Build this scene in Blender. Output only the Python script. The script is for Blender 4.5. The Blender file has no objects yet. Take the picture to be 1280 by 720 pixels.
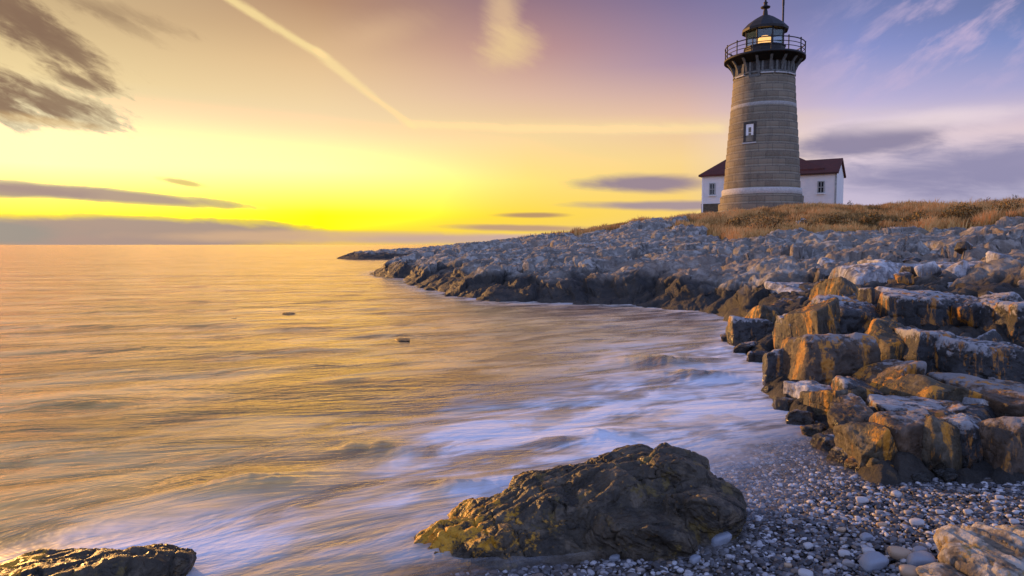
import bpy, bmesh, math, random
import numpy as np
from mathutils import Vector, Matrix

random.seed(7)
RNG = np.random.default_rng(11)
S = bpy.context.scene
COL = S.collection
CAMH = 1.6
F = 853.333
PITCH = math.atan(54.0 / F)
CP, SP = math.cos(PITCH), math.sin(PITCH)
R = math.radians

# ------------------------------------------------------------------ survey helpers
def ray(px, py):
    a = (px - 640) / F; b = (360 - py) / F
    return np.array([a, CP + b * SP, -SP + b * CP])
def at(px, py, Y):
    d = ray(px, py); s = Y / d[1]
    return np.array([d[0] * s, Y, CAMH + d[2] * s])
def ground(px, py, z=0.0):
    d = ray(px, py); s = (z - CAMH) / d[2]
    return np.array([d[0] * s, d[1] * s, z])
def sstep(e0, e1, x):
    t = np.clip((x - e0) / (e1 - e0), 0, 1); return t * t * (3 - 2 * t)

# ------------------------------------------------------------------ numpy noise
def _h(ix, iy, iz, seed):
    n = (ix.astype(np.int64) * 374761393 + iy.astype(np.int64) * 668265263 + iz.astype(np.int64) * 2147483647 + seed * 1274126177) & 0xFFFFFFFF
    n = ((n ^ (n >> 13)) * 1274126177) & 0xFFFFFFFF
    n = ((n ^ (n >> 16)) * 2246822519) & 0xFFFFFFFF
    n = n ^ (n >> 15)
    return (n & 0xFFFFFF) / float(0xFFFFFF)
def vnoise(P, seed=0):
    I = np.floor(P); f = P - I; u = f * f * f * (f * (f * 6 - 15) + 10)
    ix, iy, iz = I[:, 0], I[:, 1], I[:, 2]
    o = 0
    for a in (0, 1):
        for b in (0, 1):
            for c in (0, 1):
                w = (u[:, 0] if a else 1 - u[:, 0]) * (u[:, 1] if b else 1 - u[:, 1]) * (u[:, 2] if c else 1 - u[:, 2])
                o = o + w * _h(ix + a, iy + b, iz + c, seed)
    return o * 2 - 1
def fbm(P, octv=5, seed=0, gain=.5, ridged=False):
    o = 0; a = 1; t = 0; Q = P.copy()
    for k in range(octv):
        n = vnoise(Q, seed + k)
        if ridged: n = 1 - 2 * np.abs(n)
        o = o + a * n; t += a; a *= gain; Q = Q * 2.03 + 17.1
    return o / t
def voro2(P, seed=0):
    I = np.floor(P); f1 = np.full(len(P), 9.); f2 = np.full(len(P), 9.); idv = np.zeros(len(P)); cx = np.zeros(len(P)); cy = np.zeros(len(P))
    z0 = np.zeros(len(P))
    for a in (-1, 0, 1):
        for b in (-1, 0, 1):
            jx = I[:, 0] + a; jy = I[:, 1] + b
            qx = jx + .1 + .8 * _h(jx, jy, z0, seed); qy = jy + .1 + .8 * _h(jx, jy, z0 + 1, seed)
            d = np.hypot(qx - P[:, 0], qy - P[:, 1])
            hid = _h(jx, jy, z0 + 2, seed)
            m = d < f1
            f2 = np.where(m, f1, np.minimum(f2, d))
            idv = np.where(m, hid, idv); cx = np.where(m, qx, cx); cy = np.where(m, qy, cy)
            f1 = np.where(m, d, f1)
    return f1, f2, idv, cx, cy

# ------------------------------------------------------------------ object helpers
def tag(o, label=None, cat=None, group=None, kind=None):
    if label: o['label'] = label
    if cat: o['category'] = cat
    if group: o['group'] = group
    if kind: o['kind'] = kind
    return o
def mesh_np(name, V, Fc, mat=None, parent=None, smooth=True, attrs=None):
    """V (n,3); Fc (m,k) all of one size"""
    me = bpy.data.meshes.new(name)
    V = np.asarray(V, dtype=np.float32); Fc = np.asarray(Fc, dtype=np.int32)
    m, k = Fc.shape
    me.vertices.add(len(V)); me.vertices.foreach_set('co', V.ravel())
    me.loops.add(m * k); me.loops.foreach_set('vertex_index', Fc.ravel())
    me.polygons.add(m)
    me.polygons.foreach_set('loop_start', np.arange(0, m * k, k, dtype=np.int32))
    me.polygons.foreach_set('loop_total', np.full(m, k, dtype=np.int32))
    me.polygons.foreach_set('use_smooth', np.full(m, smooth))
    me.update(calc_edges=True); me.validate()
    if attrs:
        for nme, dat in attrs.items():
            dat = np.asarray(dat, dtype=np.float32)
            if dat.ndim == 1:
                a = me.attributes.new(nme, 'FLOAT', 'POINT'); a.data.foreach_set('value', dat)
            else:
                a = me.attributes.new(nme, 'FLOAT_VECTOR', 'POINT'); a.data.foreach_set('vector', dat.ravel())
    if mat: me.materials.append(mat)
    o = bpy.data.objects.new(name, me); COL.objects.link(o)
    if parent: o.parent = parent
    return o
def obj_bm(name, bm, mat, parent=None, smooth=False):
    me = bpy.data.meshes.new(name); bmesh.ops.recalc_face_normals(bm, faces=bm.faces)
    if smooth:
        for f in bm.faces: f.smooth = True
    bm.to_mesh(me); bm.free(); me.materials.append(mat)
    o = bpy.data.objects.new(name, me); COL.objects.link(o)
    if parent: o.parent = parent
    return o
def empty(name, loc, rz=0):
    o = bpy.data.objects.new(name, None); COL.objects.link(o); o.location = loc; o.rotation_euler = (0, 0, rz); o.empty_display_size = .2
    return o
def bx(bm, cx, cy, cz, sx, sy, sz, rz=0, bev=0):
    M = Matrix.Translation((cx, cy, cz)) @ Matrix.Rotation(rz, 4, 'Z') @ Matrix.Diagonal((sx, sy, sz, 1))
    r = bmesh.ops.create_cube(bm, size=1, matrix=M)
    if bev:
        es = list({e for v in r['verts'] for e in v.link_edges})
        bmesh.ops.bevel(bm, geom=es, offset=bev, segments=1, affect='EDGES')
def tube(bm, p, q, r, n=8, r2=None):
    p = Vector(p); q = Vector(q); d = q - p
    M = Matrix.Translation((p + q) / 2) @ d.to_track_quat('Z', 'Y').to_matrix().to_4x4()
    bmesh.ops.create_cone(bm, cap_ends=True, segments=n, radius1=r, radius2=r if r2 is None else r2, depth=d.length, matrix=M)
def lathe(bm, prof, n=64, a0=0, a1=2 * math.pi):
    full = abs(a1 - a0 - 2 * math.pi) < 1e-6
    rings = []
    cnt = n if full else n + 1
    for (r, z) in prof:
        if r < 1e-5: rings.append([bm.verts.new((0, 0, z))] * cnt)
        else: rings.append([bm.verts.new((r * math.cos(a0 + (a1 - a0) * k / n), r * math.sin(a0 + (a1 - a0) * k / n), z)) for k in range(cnt)])
    for i in range(len(rings) - 1):
        for k in range(n):
            k2 = (k + 1) % cnt
            vs = [rings[i][k], rings[i][k2], rings[i + 1][k2], rings[i + 1][k]]
            u = []
            for v in vs:
                if v not in u: u.append(v)
            if len(u) >= 3:
                try: bm.faces.new(u)
                except ValueError: pass

# ------------------------------------------------------------------ node helpers
class NT:
    def __init__(s, tree): s.t = tree; s.n = tree.nodes; s.l = tree.links
    def new(s, ty, **kw):
        n = s.n.new(ty)
        for k, v in kw.items(): setattr(n, k, v)
        return n
    def set(s, sock, v):
        if isinstance(v, bpy.types.NodeSocket): s.l.new(v, sock)
        elif v is not None: sock.default_value = v
    def math(s, op, a, b=None, c=None, clamp=False):
        n = s.new('ShaderNodeMath', operation=op, use_clamp=clamp)
        s.set(n.inputs[0], a)
        if b is not None: s.set(n.inputs[1], b)
        if c is not None: s.set(n.inputs[2], c)
        return n.outputs[0]
    def mr(s, v, a, b, c=0., d=1., smooth=True):
        n = s.new('ShaderNodeMapRange', interpolation_type='SMOOTHSTEP' if smooth else 'LINEAR')
        s.set(n.inputs[0], v)
        for i, x in enumerate((a, b, c, d)): s.set(n.inputs[1 + i], x)
        return n.outputs[0]
    def mix(s, f, a, b, bt='MIX'):
        n = s.new('ShaderNodeMix', data_type='RGBA', blend_type=bt)
        s.set(n.inputs[0], f); s.set(n.inputs[6], a); s.set(n.inputs[7], b)
        return n.outputs[2]
    def ramp(s, v, stops, interp='LINEAR'):
        n = s.new('ShaderNodeValToRGB'); cr = n.color_ramp; cr.interpolation = interp
        while len(cr.elements) < len(stops): cr.elements.new(.5)
        for e, (p, c) in zip(cr.elements, stops): e.position = p; e.color = (*c[:3], 1)
        s.set(n.inputs[0], v); return n.outputs[0]
    def noise(s, vec, scale, detail=4, rough=.55, dist=0.):
        n = s.new('ShaderNodeTexNoise'); s.set(n.inputs['Vector'], vec)
        n.inputs['Scale'].default_value = scale; n.inputs['Detail'].default_value = detail
        n.inputs['Roughness'].default_value = rough; n.inputs['Distortion'].default_value = dist
        return n.outputs['Fac']
    def mapping(s, vec, loc=(0, 0, 0), rot=(0, 0, 0), sc=(1, 1, 1)):
        if any(rot) and tuple(sc) != (1, 1, 1):
            vec = s.mapping(vec, rot=rot); rot = (0, 0, 0)
        n = s.new('ShaderNodeMapping'); s.set(n.inputs[0], vec)
        n.inputs[1].default_value = loc; n.inputs[2].default_value = rot; n.inputs[3].default_value = sc
        return n.outputs[0]
    def attr(s, name): return s.new('ShaderNodeAttribute', attribute_name=name)
    def bump(s, h, strength, dist, normal=None):
        n = s.new('ShaderNodeBump'); s.set(n.inputs['Height'], h)
        n.inputs['Strength'].default_value = strength; n.inputs['Distance'].default_value = dist
        if normal: s.l.new(normal, n.inputs['Normal'])
        return n.outputs[0]
def srgb(r, g, b):
    f = lambda c: ((c / 255 + .055) / 1.055) ** 2.4 if c > 10 else c / 255 / 12.92
    return (f(r), f(g), f(b), 1)
def material(name):
    m = bpy.data.materials.new(name); m.use_nodes = True
    t = NT(m.node_tree); p = m.node_tree.nodes['Principled BSDF']
    return m, t, p
def simple(name, col, rough=.6, metal=0., bump=.0, var=.25, scale=6):
    m, t, p = material(name)
    tc = t.new('ShaderNodeTexCoord').outputs['Object']
    n = t.noise(tc, scale, 6, .6)
    c = t.mix(t.mr(n, .3, .7), (*[x * (1 - var) for x in col], 1), (*[min(1, x * (1 + var)) for x in col], 1))
    t.set(p.inputs['Base Color'], c); p.inputs['Roughness'].default_value = rough; p.inputs['Metallic'].default_value = metal
    if bump: t.set(p.inputs['Normal'], t.bump(t.noise(tc, scale * 4, 6, .6), bump, .02))
    return m

# ------------------------------------------------------------------ rock materials
def rock_material(name, c_dark, c_mid, c_pale, pale=.5, scale=2.0, tide=None, algae_sun=(0.30, 0.20, 0.02), algae_sun_amt=0., rough=.8, bump=.7, streak=False, wet=0.0, bdist=.04, lam=None, moss_sun=None, top_pale=0., c_top_pale=(.46, .46, .49, 1)):
    """tide = height (m) up to which dark weed and wet stain cover the stone"""
    m, t, p = material(name)
    geo = t.new('ShaderNodeNewGeometry'); pos = geo.outputs['Position']
    n1 = t.noise(pos, scale, 8, .62, .4)
    n2 = t.noise(pos, scale * 5.3, 8, .65, .2)
    n3 = t.noise(t.mapping(pos, loc=(9, 3, 1), sc=(1, 1, .35) if streak else (1, 1, 1)), scale * 2.2, 6, .6, .6)
    c = t.mix(t.mr(n1, .35, .62), c_dark, c_mid)
    c = t.mix(t.math('MULTIPLY', t.mr(n3, .62 - .28 * pale, .72 - .2 * pale), .9), c, c_pale)
    c = t.mix(t.mr(n2, .45, .7, 0, .55), c, (*[x * .35 for x in c_dark[:3]], 1))
    vz = t.new('ShaderNodeSeparateXYZ'); t.set(vz.inputs[0], pos); z = vz.outputs[2]
    if top_pale:
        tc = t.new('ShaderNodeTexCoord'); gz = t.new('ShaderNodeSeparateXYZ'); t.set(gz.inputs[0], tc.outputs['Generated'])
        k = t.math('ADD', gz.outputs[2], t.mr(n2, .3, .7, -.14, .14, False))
        c = t.mix(t.math('MULTIPLY', t.mr(k, .86, .97), top_pale), c, c_top_pale)  # paler towards the top of each stone
    if algae_sun_amt:
        a = t.math('MULTIPLY', t.mr(t.noise(t.mapping(pos, sc=(1.5, 1.5, .3)) if streak else pos, scale * 1.6, 7, .7), .60 - .16 * algae_sun_amt, .66 - .12 * algae_sun_amt), .95)
        c = t.mix(a, c, (*algae_sun, 1))  # algae patches, their orange also standing in for low sunlight on the stone
    r = t.mr(n2, .3, .7, rough - .15, rough + .1)
    if tide is not None:
        zz = t.math('ADD', z, t.mr(n1, .2, .8, -.25, .25, False))
        w = t.mr(zz, tide * .55, tide * 1.25, 1, 0)
        c = t.mix(t.math('MULTIPLY', w, .92), c, (.012, .011, .008, 1))
        r = t.math('SUBTRACT', r, t.math('MULTIPLY', w, .35))
    if wet: r = t.math('SUBTRACT', r, wet)
    t.set(p.inputs['Base Color'], c); t.set(p.inputs['Roughness'], r)
    h = t.math('ADD', t.noise(pos, scale * 3, 10, .68, .3), t.math('ADD', t.math('MULTIPLY', t.noise(pos, scale * 14, 6, .7), .4), t.math('MULTIPLY', t.noise(pos, scale * 46, 5, .7), .22)))
    if streak:
        h = t.math('ADD', h, t.math('MULTIPLY', t.noise(t.mapping(pos, rot=(0, .12, 0), sc=(1, 1, .16)), scale * 7, 5, .6), .6))
    if lam:
        A = Vector(lam).normalized(); B = A.orthogonal().normalized(); Cc = A.cross(B); cb = t.new('ShaderNodeCombineXYZ')
        for i_, (ax, fr_) in enumerate(((A, 55), (B, 5), (Cc, 5))):
            dn = t.new('ShaderNodeVectorMath', operation='DOT_PRODUCT'); t.set(dn.inputs[0], pos); dn.inputs[1].default_value = ax * fr_; t.set(cb.inputs[i_], dn.outputs['Value'])
        ln_ = t.noise(cb.outputs[0], 1, 5, .6, .5)
        h = t.math('ADD', t.math('MULTIPLY', h, .6), t.math('MULTIPLY', ln_, .8))
        c2 = t.mix(t.mr(ln_, .5, .7, 0, .5), c, c_pale); t.set(p.inputs['Base Color'], c2); c = c2
    if moss_sun:
        sx_ = t.new('ShaderNodeSeparateXYZ'); t.set(sx_.inputs[0], t.new('ShaderNodeTexCoord').outputs['Generated'])
        mk = t.math('ADD', t.mr(sx_.outputs[0], .5, .02, -.16, .12, False), t.mr(sx_.outputs[2], .12, .5, -.3, .04, False))
        mk = t.mr(t.math('ADD', t.noise(pos, 13, 9, .75), mk), .50, .62)
        t.set(p.inputs['Base Color'], t.mix(mk, c, (.62, .30, .015, 1)))  # yellow moss, with the gold of low sun painted into its colour
    t.set(p.inputs['Normal'], t.bump(h, bump, bdist))
    return m
M_DARK = rock_material('dark_ledge_stone', (.018, .019, .021, 1), (.035, .034, .036, 1), (.10, .085, .07, 1), .15, 2.6, tide=.16, algae_sun=(.42, .17, .02), algae_sun_amt=.42, rough=.5, streak=True, top_pale=.7)
M_TAN = rock_material('tan_ledge_stone', (.025, .019, .014, 1), (.075, .048, .03, 1), (.16, .105, .065, 1), .4, 2.2, tide=.1, algae_sun=(.45, .19, .02), algae_sun_amt=.4, rough=.6, streak=True, bump=.6, top_pale=.4)
M_PALE = rock_material('pale_ledge_stone', (.11, .11, .12, 1), (.31, .31, .33, 1), (.62, .62, .64, 1), .6, 2.4, tide=.1, algae_sun=(.33, .2, .1), algae_sun_amt=.1, rough=.8, streak=True, bump=.9)
M_GOLD = rock_material('weed_sun_gold_stone', (.03, .026, .02, 1), (.085, .065, .035, 1), (.16, .13, .09, 1), .3, 2.6, tide=.08, algae_sun=(.60, .25, .02), algae_sun_amt=.5, rough=.6, streak=True)  # orange of sunlit faces painted into the colour, along with weed
M_BOULDER = rock_material('weedy_boulder_stone', (.018, .014, .009, 1), (.055, .042, .025, 1), (.13, .10, .065, 1), .35, 3.2, algae_sun=(.13, .09, .02), algae_sun_amt=.3, rough=.46, bump=1., bdist=.03, lam=(.25, -.72, .64), moss_sun=True)
M_CREAM = rock_material('cream_boulder_stone', (.12, .10, .08, 1), (.34, .29, .23, 1), (.62, .58, .52, 1), .7, 3.5, algae_sun=(.4, .26, .08), algae_sun_amt=.3, rough=.8, bump=.9)

# ------------------------------------------------------------------ terrain height (headland)
ctrl = []
def wl(px, py, z=0.): 
    g = ground(px, py); ctrl.append((px, g[1], z))
for a in [(476, 341), (500, 347), (530, 357), (590, 371), (650, 374), (700, 376), (760, 377), (810, 379), (860, 386), (895, 389), (925, 404), (918, 425), (930, 434), (962, 455), (966, 485), (1003, 527), (1035, 552), (1075, 592), (1110, 604), (1200, 610), (1280, 613), (1400, 620)]: wl(*a, -0.02)
for a in [(440, 345), (480, 352), (520, 368), (590, 384), (700, 390), (800, 394), (850, 402), (880, 410), (895, 430), (900, 450), (935, 490), (970, 530), (1000, 560), (1035, 595), (1075, 625), (1150, 645), (1280, 650), (1400, 660)]: wl(*a, -0.5)
for a in [(300, 345), (300, 400), (500, 420), (700, 440), (800, 480), (850, 560), (900, 650), (1100, 700), (1300, 720), (400, 500)]: wl(*a, -1.0)
ctrl += [(425, 79, .02), (500, 77, 0.), (560, 74, .1), (470, 86, .45), (540, 88, 1.0), (600, 85, 1.35), (430, 110, -1), (392, 80, -1), (340, 70, -1), (520, 120, -.8), (620, 130, .3),
         (480, 57, -1), (530, 56, -.7), (600, 58, .6), (420, 50, -1), (300, 60, -1.5), (300, 120, -1.5)]
ctrl += [(500, 36, .36), (545, 34, .72), (600, 40, 1.2), (640, 42, 1.4), (700, 44, 1.85), (740, 46, 2.25), (800, 48, 2.85), (870, 52, 3.4), (950, 56, 3.95), (950, 62, 4.0),
         (880, 66, 3.6), (1050, 66, 3.9), (1000, 47, 3.95), (1100, 45, 3.85), (1280, 43, 3.75), (1400, 42, 3.8), (950, 47, 3.7), (905, 48.5, 3.3), (875, 55, 3.5),
         (1280, 90, 3.6), (1000, 100, 3.4), (800, 100, 2.4), (700, 90, 1.7), (1500, 90, 3.7),
         (870, 40, 2.75), (920, 33, 2.0), (960, 30, 1.75), (1050, 32, 2.15), (1150, 28, 1.9), (1200, 30, 2.35), (1280, 30, 2.5), (800, 36, 2.0), (720, 34, 1.35), (640, 32, .95),
         (590, 28, .6), (650, 24, .6), (700, 24, .7), (800, 24, .85), (870, 22, .85), (950, 22, 1.0), (1050, 22, 1.25), (1150, 20, 1.35), (1280, 20, 1.65), (1400, 20, 1.8),
         (650, 20.6, .3), (700, 20.4, .38), (800, 20, .42), (870, 18, .42), (930, 16, .45),
         (950, 12.5, .3), (1000, 12, .55), (1100, 12, .85), (1200, 12, 1.1), (1280, 12, 1.3), (1400, 12, 1.5), (1000, 9.5, .4), (1100, 9, .72), (1200, 9, .9), (1280, 9, 1.05), (1400, 9, 1.2),
         (1050, 7, .36), (1130, 7, .55), (1200, 7, .62), (1280, 7, .72), (1400, 7, .9), (1100, 5.5, .14), (1180, 5.5, .25), (1280, 5.5, .34), (1400, 5.5, .45)]
CT = np.array(ctrl)
def cc(u, y): return np.stack([u * 2.6, np.log(y)], 1)
KC = cc((CT[:, 0] - 640) / F, CT[:, 1])
def _k(d): return np.where(d > 1e-9, d * d * np.log(np.maximum(d, 1e-9)), 0)
_D = np.hypot(KC[:, None, 0] - KC[None, :, 0], KC[:, None, 1] - KC[None, :, 1])
_n = len(KC); _A = np.zeros((_n + 3, _n + 3)); _A[:_n, :_n] = _k(_D) + np.eye(_n) * .004
_A[:_n, _n] = 1; _A[:_n, _n + 1:] = KC; _A[_n, :_n] = 1; _A[_n + 1:, :_n] = KC.T
_b = np.zeros(_n + 3); _b[:_n] = CT[:, 2]
WR = np.linalg.solve(_A, _b)
def base_h(x, y):
    yy = np.maximum(y, 2.5); q = cc(x / yy, yy); out = np.zeros(len(x))
    for i in range(0, len(x), 40000):
        s = slice(i, i + 40000)
        d = np.hypot(q[s, None, 0] - KC[None, :, 0], q[s, None, 1] - KC[None, :, 1])
        out[s] = _k(d) @ WR[:_n] + WR[_n] + q[s] @ WR[_n + 1:]
    return np.clip(out, -1.5, 5.2)
# edge of the grass: nearest distance at which turf begins, per bearing
GE = np.array([(560, 90), (640, 46), (700, 42), (760, 43), (820, 42), (870, 36), (905, 31), (950, 29.5), (1000, 33), (1050, 31.5), (1100, 34), (1150, 29), (1200, 31), (1280, 30), (1500, 30)], float)
def grass_mask(x, y):
    px = 640 + F * x / np.maximum(y, 1)
    e = np.interp(px, GE[:, 0], GE[:, 1]) - 3.0 * sstep(840, 900, px)
    P = np.stack([x * .35, y * .35, x * 0], 1)
    n = fbm(P, 4, 40)
    return sstep(-1.2, 1.2, (y - e) + n * 8.0) * sstep(600, 680, px)
def rock_detail(x, y, h, g):
    n0 = fbm(np.stack([x * .5, y * .5, x * 0], 1), 3, 5)
    a = R(-24)
    xr = x * math.cos(a) - y * math.sin(a); yr = x * math.sin(a) + y * math.cos(a)
    far = sstep(9, 18, y)
    wx = fbm(np.stack([x * .9, y * .9, x * 0 + 3], 1), 3, 50) * .5; wy = fbm(np.stack([x * .9, y * .9, x * 0 + 7], 1), 3, 60) * .5
    f1, f2, i1, cx, cy = voro2(np.stack([xr * .46 + wx, yr * .68 + wy], 1), 3)
    e = f2 - f1
    big = np.where(y < 15, sstep(0, .16, e) * .8, np.sqrt(np.clip(1 - (f1 * 1.15) ** 2, 0, 1)) * 1.15) - .5 + (i1 - .5) * .7
    f1b, f2b, i2, _, _ = voro2(np.stack([xr * 1.25 + wx * 1.7, yr * 1.7 + wy * 1.7], 1), 9)
    sm = np.sqrt(np.clip(sstep(0, .5, f2b - f1b), 0, 1)) * .8 - .4 + (i2 - .5) * .9
    f1c, f2c, i3, _, _ = voro2(np.stack([xr * 3.6 + wx * 3, yr * 4.6 + wy * 3], 1), 19)
    ti = sstep(0, .4, f2c - f1c) - .5 + (i3 - .5) * .8
    fb = fbm(np.stack([x * 2.2, y * 2.2, h], 1), 6, 70, .55, True)
    amp = np.clip(.3 + .9 * sstep(-.3, .35, h), 0, 1)
    d = amp * (big * (.16 + .42 * far) + sm * (.10 - .01 * far) + ti * .04 + fb * (.05 + .05 * far)) + n0 * .12 * amp
    gd = fbm(np.stack([x * .35, y * .35, x * 0], 1), 4, 90) * .22 + fbm(np.stack([x * 1.6, y * 1.6, x * 0], 1), 3, 95) * .08
    near = sstep(10.5, 7.5, y)
    h = h - .24 * near * sstep(.02, .3, h)
    h = h - .36 * sstep(7.8, 6.6, y) * sstep(.02, .25, h)
    return h + d * (1 - g) + (gd + .12) * g
def full_h(x, y):
    x = np.atleast_1d(np.asarray(x, float)); y = np.atleast_1d(np.asarray(y, float))
    h = base_h(x, y); g = grass_mask(x, y)
    return rock_detail(x, y, h, g), h, g

NA, NR = 760, 640
az = np.linspace(R(-19), R(50), NA); rr = np.exp(np.linspace(math.log(4.0), math.log(150), NR))
AZ, RR = np.meshgrid(az, rr, indexing='ij')
X = (np.sin(AZ) * RR).ravel(); Y = (np.cos(AZ) * RR).ravel()
HZ, HB, G = full_h(X, Y)
idx = np.arange(NA * NR).reshape(NA, NR)
Q = np.stack([idx[:-1, :-1], idx[1:, :-1], idx[1:, 1:], idx[:-1, 1:]], -1).reshape(-1, 4)
keep = (HB[Q].max(1) > -.75)
Q = Q[keep]
used = np.unique(Q); rm = np.full(NA * NR, -1); rm[used] = np.arange(len(used))
V = np.stack([X, Y, HZ], 1)[used]; Q = rm[Q]
# sideways chiselling so fronts of ledges break up
N3 = np.stack([fbm(V * 1.7, 4, 200), fbm(V * 1.7, 4, 210), 0 * V[:, 0]], 1) * (1 - G[used])[:, None]
V = V + N3 * np.clip(V[:, 1:2] / 40, .08, .25)

# headland material
m, t, p = material('headland_rock_and_turf')
geo = t.new('ShaderNodeNewGeometry'); pos = geo.outputs['Position']
n1 = t.noise(pos, .9, 8, .62, .4); n2 = t.noise(pos, 6, 8, .65, .3); n3 = t.noise(t.mapping(pos, loc=(4, 9, 2)), 2.4, 7, .6, .5); n0 = t.noise(t.mapping(pos, loc=(14, 2, 5)), .16, 3, .5)
c = t.mix(t.mr(n1, .35, .62), (.14, .128, .112, 1), (.26, .24, .21, 1))
c = t.mix(t.mr(n3, .47, .65, 0, .7), c, (.60, .57, .52, 1))
c = t.mix(t.mr(n0, .52, .62, 0, .45), c, (.34, .26, .20, 1))
c = t.mix(t.mr(n2, .5, .72, 0, .6), c, (.05, .05, .055, 1))
c = t.mix(t.mr(t.noise(pos, 1.7, 7, .7), .58, .66, 0, .5), c, (.30, .20, .12, 1))
sz = t.new('ShaderNodeSeparateXYZ'); t.set(sz.inputs[0], pos)
zz = t.math('ADD', sz.outputs[2], t.mr(n1, .2, .8, -.35, .35, False))
splash = t.mr(sz.outputs[1], 17, 9, 0, .5)
w = t.mr(t.math('SUBTRACT', zz, splash), .45, .85, 1, 0)
wc = t.mix(t.mr(n3, .4, .62), (.008, .008, .008, 1), (.026, .021, .016, 1))
wc = t.mix(t.mr(t.noise(t.mapping(pos, sc=(1.6, 1.6, .3)), 3., 6, .65), .62, .70, 0, .45), wc, (.30, .16, .03, 1))
c = t.mix(t.math('MULTIPLY', w, .93), c, wc)
ga = t.attr('grass').outputs['Fac']
gn = t.noise(pos, .5, 6, .6); gn2 = t.noise(pos, 3., 6, .7)
gc = t.mix(t.mr(gn, .38, .6), (.22, .13, .03, 1), (.09, .085, .02, 1))
gc = t.mix(t.mr(gn2, .45, .65), gc, (.38, .21, .06, 1))
c = t.mix(ga, c, gc)
t.set(p.inputs['Base Color'], c); t.set(p.inputs['Roughness'], t.math('SUBTRACT', .88, t.math('MULTIPLY', w, .25)))
hh = t.math('ADD', t.noise(pos, 4, 10, .7, .3), t.math('MULTIPLY', t.noise(pos, 19, 8, .75), .45))
t.set(p.inputs['Normal'], t.bump(hh, 1., .11))
land = mesh_np('headland_terrain', V, Q, m, attrs={'grass': G[used]})
tag(land, kind='structure')

# ------------------------------------------------------------------ pebble beach ground
BP = np.array([1.38, 3.99]); BN = np.array([.631, -.775]); 
def beach_h(x, y):
    d = (x - BP[0]) * BN[0] + (y - BP[1]) * BN[1]
    P = np.stack([x * .9, y * .9, x * 0], 1)
    return np.clip(.085 * d, -.9, .6) + fbm(P, 3, 33) * .025 - .02
bxs = np.linspace(-9, 12, 300); bys = np.linspace(-6, 12, 260)
BX, BY = np.meshgrid(bxs, bys, indexing='ij'); BX = BX.ravel(); BY = BY.ravel()
bi = np.arange(300 * 260).reshape(300, 260)
bq = np.stack([bi[:-1, :-1], bi[1:, :-1], bi[1:, 1:], bi[:-1, 1:]], -1).reshape(-1, 4)
mb, t, p = material('wet_gravel_bed')
pos = t.new('ShaderNodeNewGeometry').outputs['Position']
vo = t.new('ShaderNodeTexVoronoi'); t.set(vo.inputs['Vector'], pos); vo.inputs['Scale'].default_value = 55
t.set(p.inputs['Base Color'], t.mix(t.mr(t.noise(pos, 30, 4), .3, .7), (.018, .016, .018, 1), (.055, .05, .052, 1)))
p.inputs['Roughness'].default_value = .5
t.set(p.inputs['Normal'], t.bump(t.math('SUBTRACT', 1, vo.outputs['Distance']), .8, .02))
beach = mesh_np('beach_ground', np.stack([BX, BY, beach_h(BX, BY) - .015], 1), bq, mb); tag(beach, kind='structure')

# pebbles: one mass nobody could count
def ico(sub):
    bm = bmesh.new(); bmesh.ops.create_icosphere(bm, subdivisions=sub, radius=1)
    v = np.array([q.co[:] for q in bm.verts]); f = np.array([[q.index for q in fc.verts] for fc in bm.faces]); bm.free(); return v, f
IV2, IF2 = ico(2); 
def pebble_stuff(name, n, region, smin, smax, zoff, label):
    x0, x1, y0, y1 = region
    pts = []
    cell = {}
    x = RNG.uniform(x0, x1, n * 6); y = RNG.uniform(y0, y1, n * 6)
    px = 640 + F * x / np.maximum(y, .5); 
    d = (x - BP[0]) * BN[0] + (y - BP[1]) * BN[1]
    ok = (px > 560) & (px < 1450) & (d > -1.25)
    x = x[ok][:n]; y = y[ok][:n]; k = len(x)
    s = smin + (smax - smin) * RNG.random(k) ** 2.6
    z = beach_h(x, y) + zoff + RNG.uniform(-.3, .35, k) * s
    sc = np.stack([s * RNG.uniform(.9, 1.5, k), s * RNG.uniform(.75, 1.1, k), s * RNG.uniform(.45, .75, k)], 1)
    a = RNG.uniform(0, 2 * np.pi, k); tl = RNG.normal(0, .25, k)
    base = IV2[None] * (1 + .12 * np.sin(IV2[None] @ RNG.normal(0, 1.6, (k, 3, 1)) * 2))[:, :, 0][:, :, None] if False else IV2[None] * (1 + .10 * np.sin(np.einsum('vc,kc->kv', IV2, RNG.normal(0, 2.0, (k, 3)))))[:, :, None]
    v = base * sc[:, None, :]
    ct, st = np.cos(tl)[:, None], np.sin(tl)[:, None]
    v = np.stack([v[..., 0] * ct - v[..., 2] * st, v[..., 1], v[..., 0] * st + v[..., 2] * ct], -1)
    ca, sa = np.cos(a)[:, None], np.sin(a)[:, None]
    v = np.stack([v[..., 0] * ca - v[..., 1] * sa, v[..., 0] * sa + v[..., 1] * ca, v[..., 2]], -1)
    v = v + np.stack([x, y, z], 1)[:, None, :]
    f = IF2[None] + (np.arange(k) * len(IV2))[:, None, None]
    rnd = np.repeat(RNG.random(k), len(IV2))
    o = mesh_np(name, v.reshape(-1, 3), f.reshape(-1, 3), M_PEB, attrs={'rnd': rnd})
    if label: tag(o, label, 'pebbles', kind='stuff')
    return o
M_PEB, t, p = material('sea_worn_pebble')
rn = t.attr('rnd').outputs['Fac']; pos = t.new('ShaderNodeNewGeometry').outputs['Position']
c = t.ramp(rn, [(0, (.03, .028, .032)), (.22, (.06, .06, .068)), (.40, (.12, .115, .125)), (.52, (.085, .09, .11)), (.64, (.22, .22, .24)), (.76, (.19, .145, .115)), (.82, (.36, .36, .39)), (.92, (.52, .52, .55)), (1, (.66, .64, .63))], 'CONSTANT')
sp = t.noise(pos, 160, 4, .7)
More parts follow.
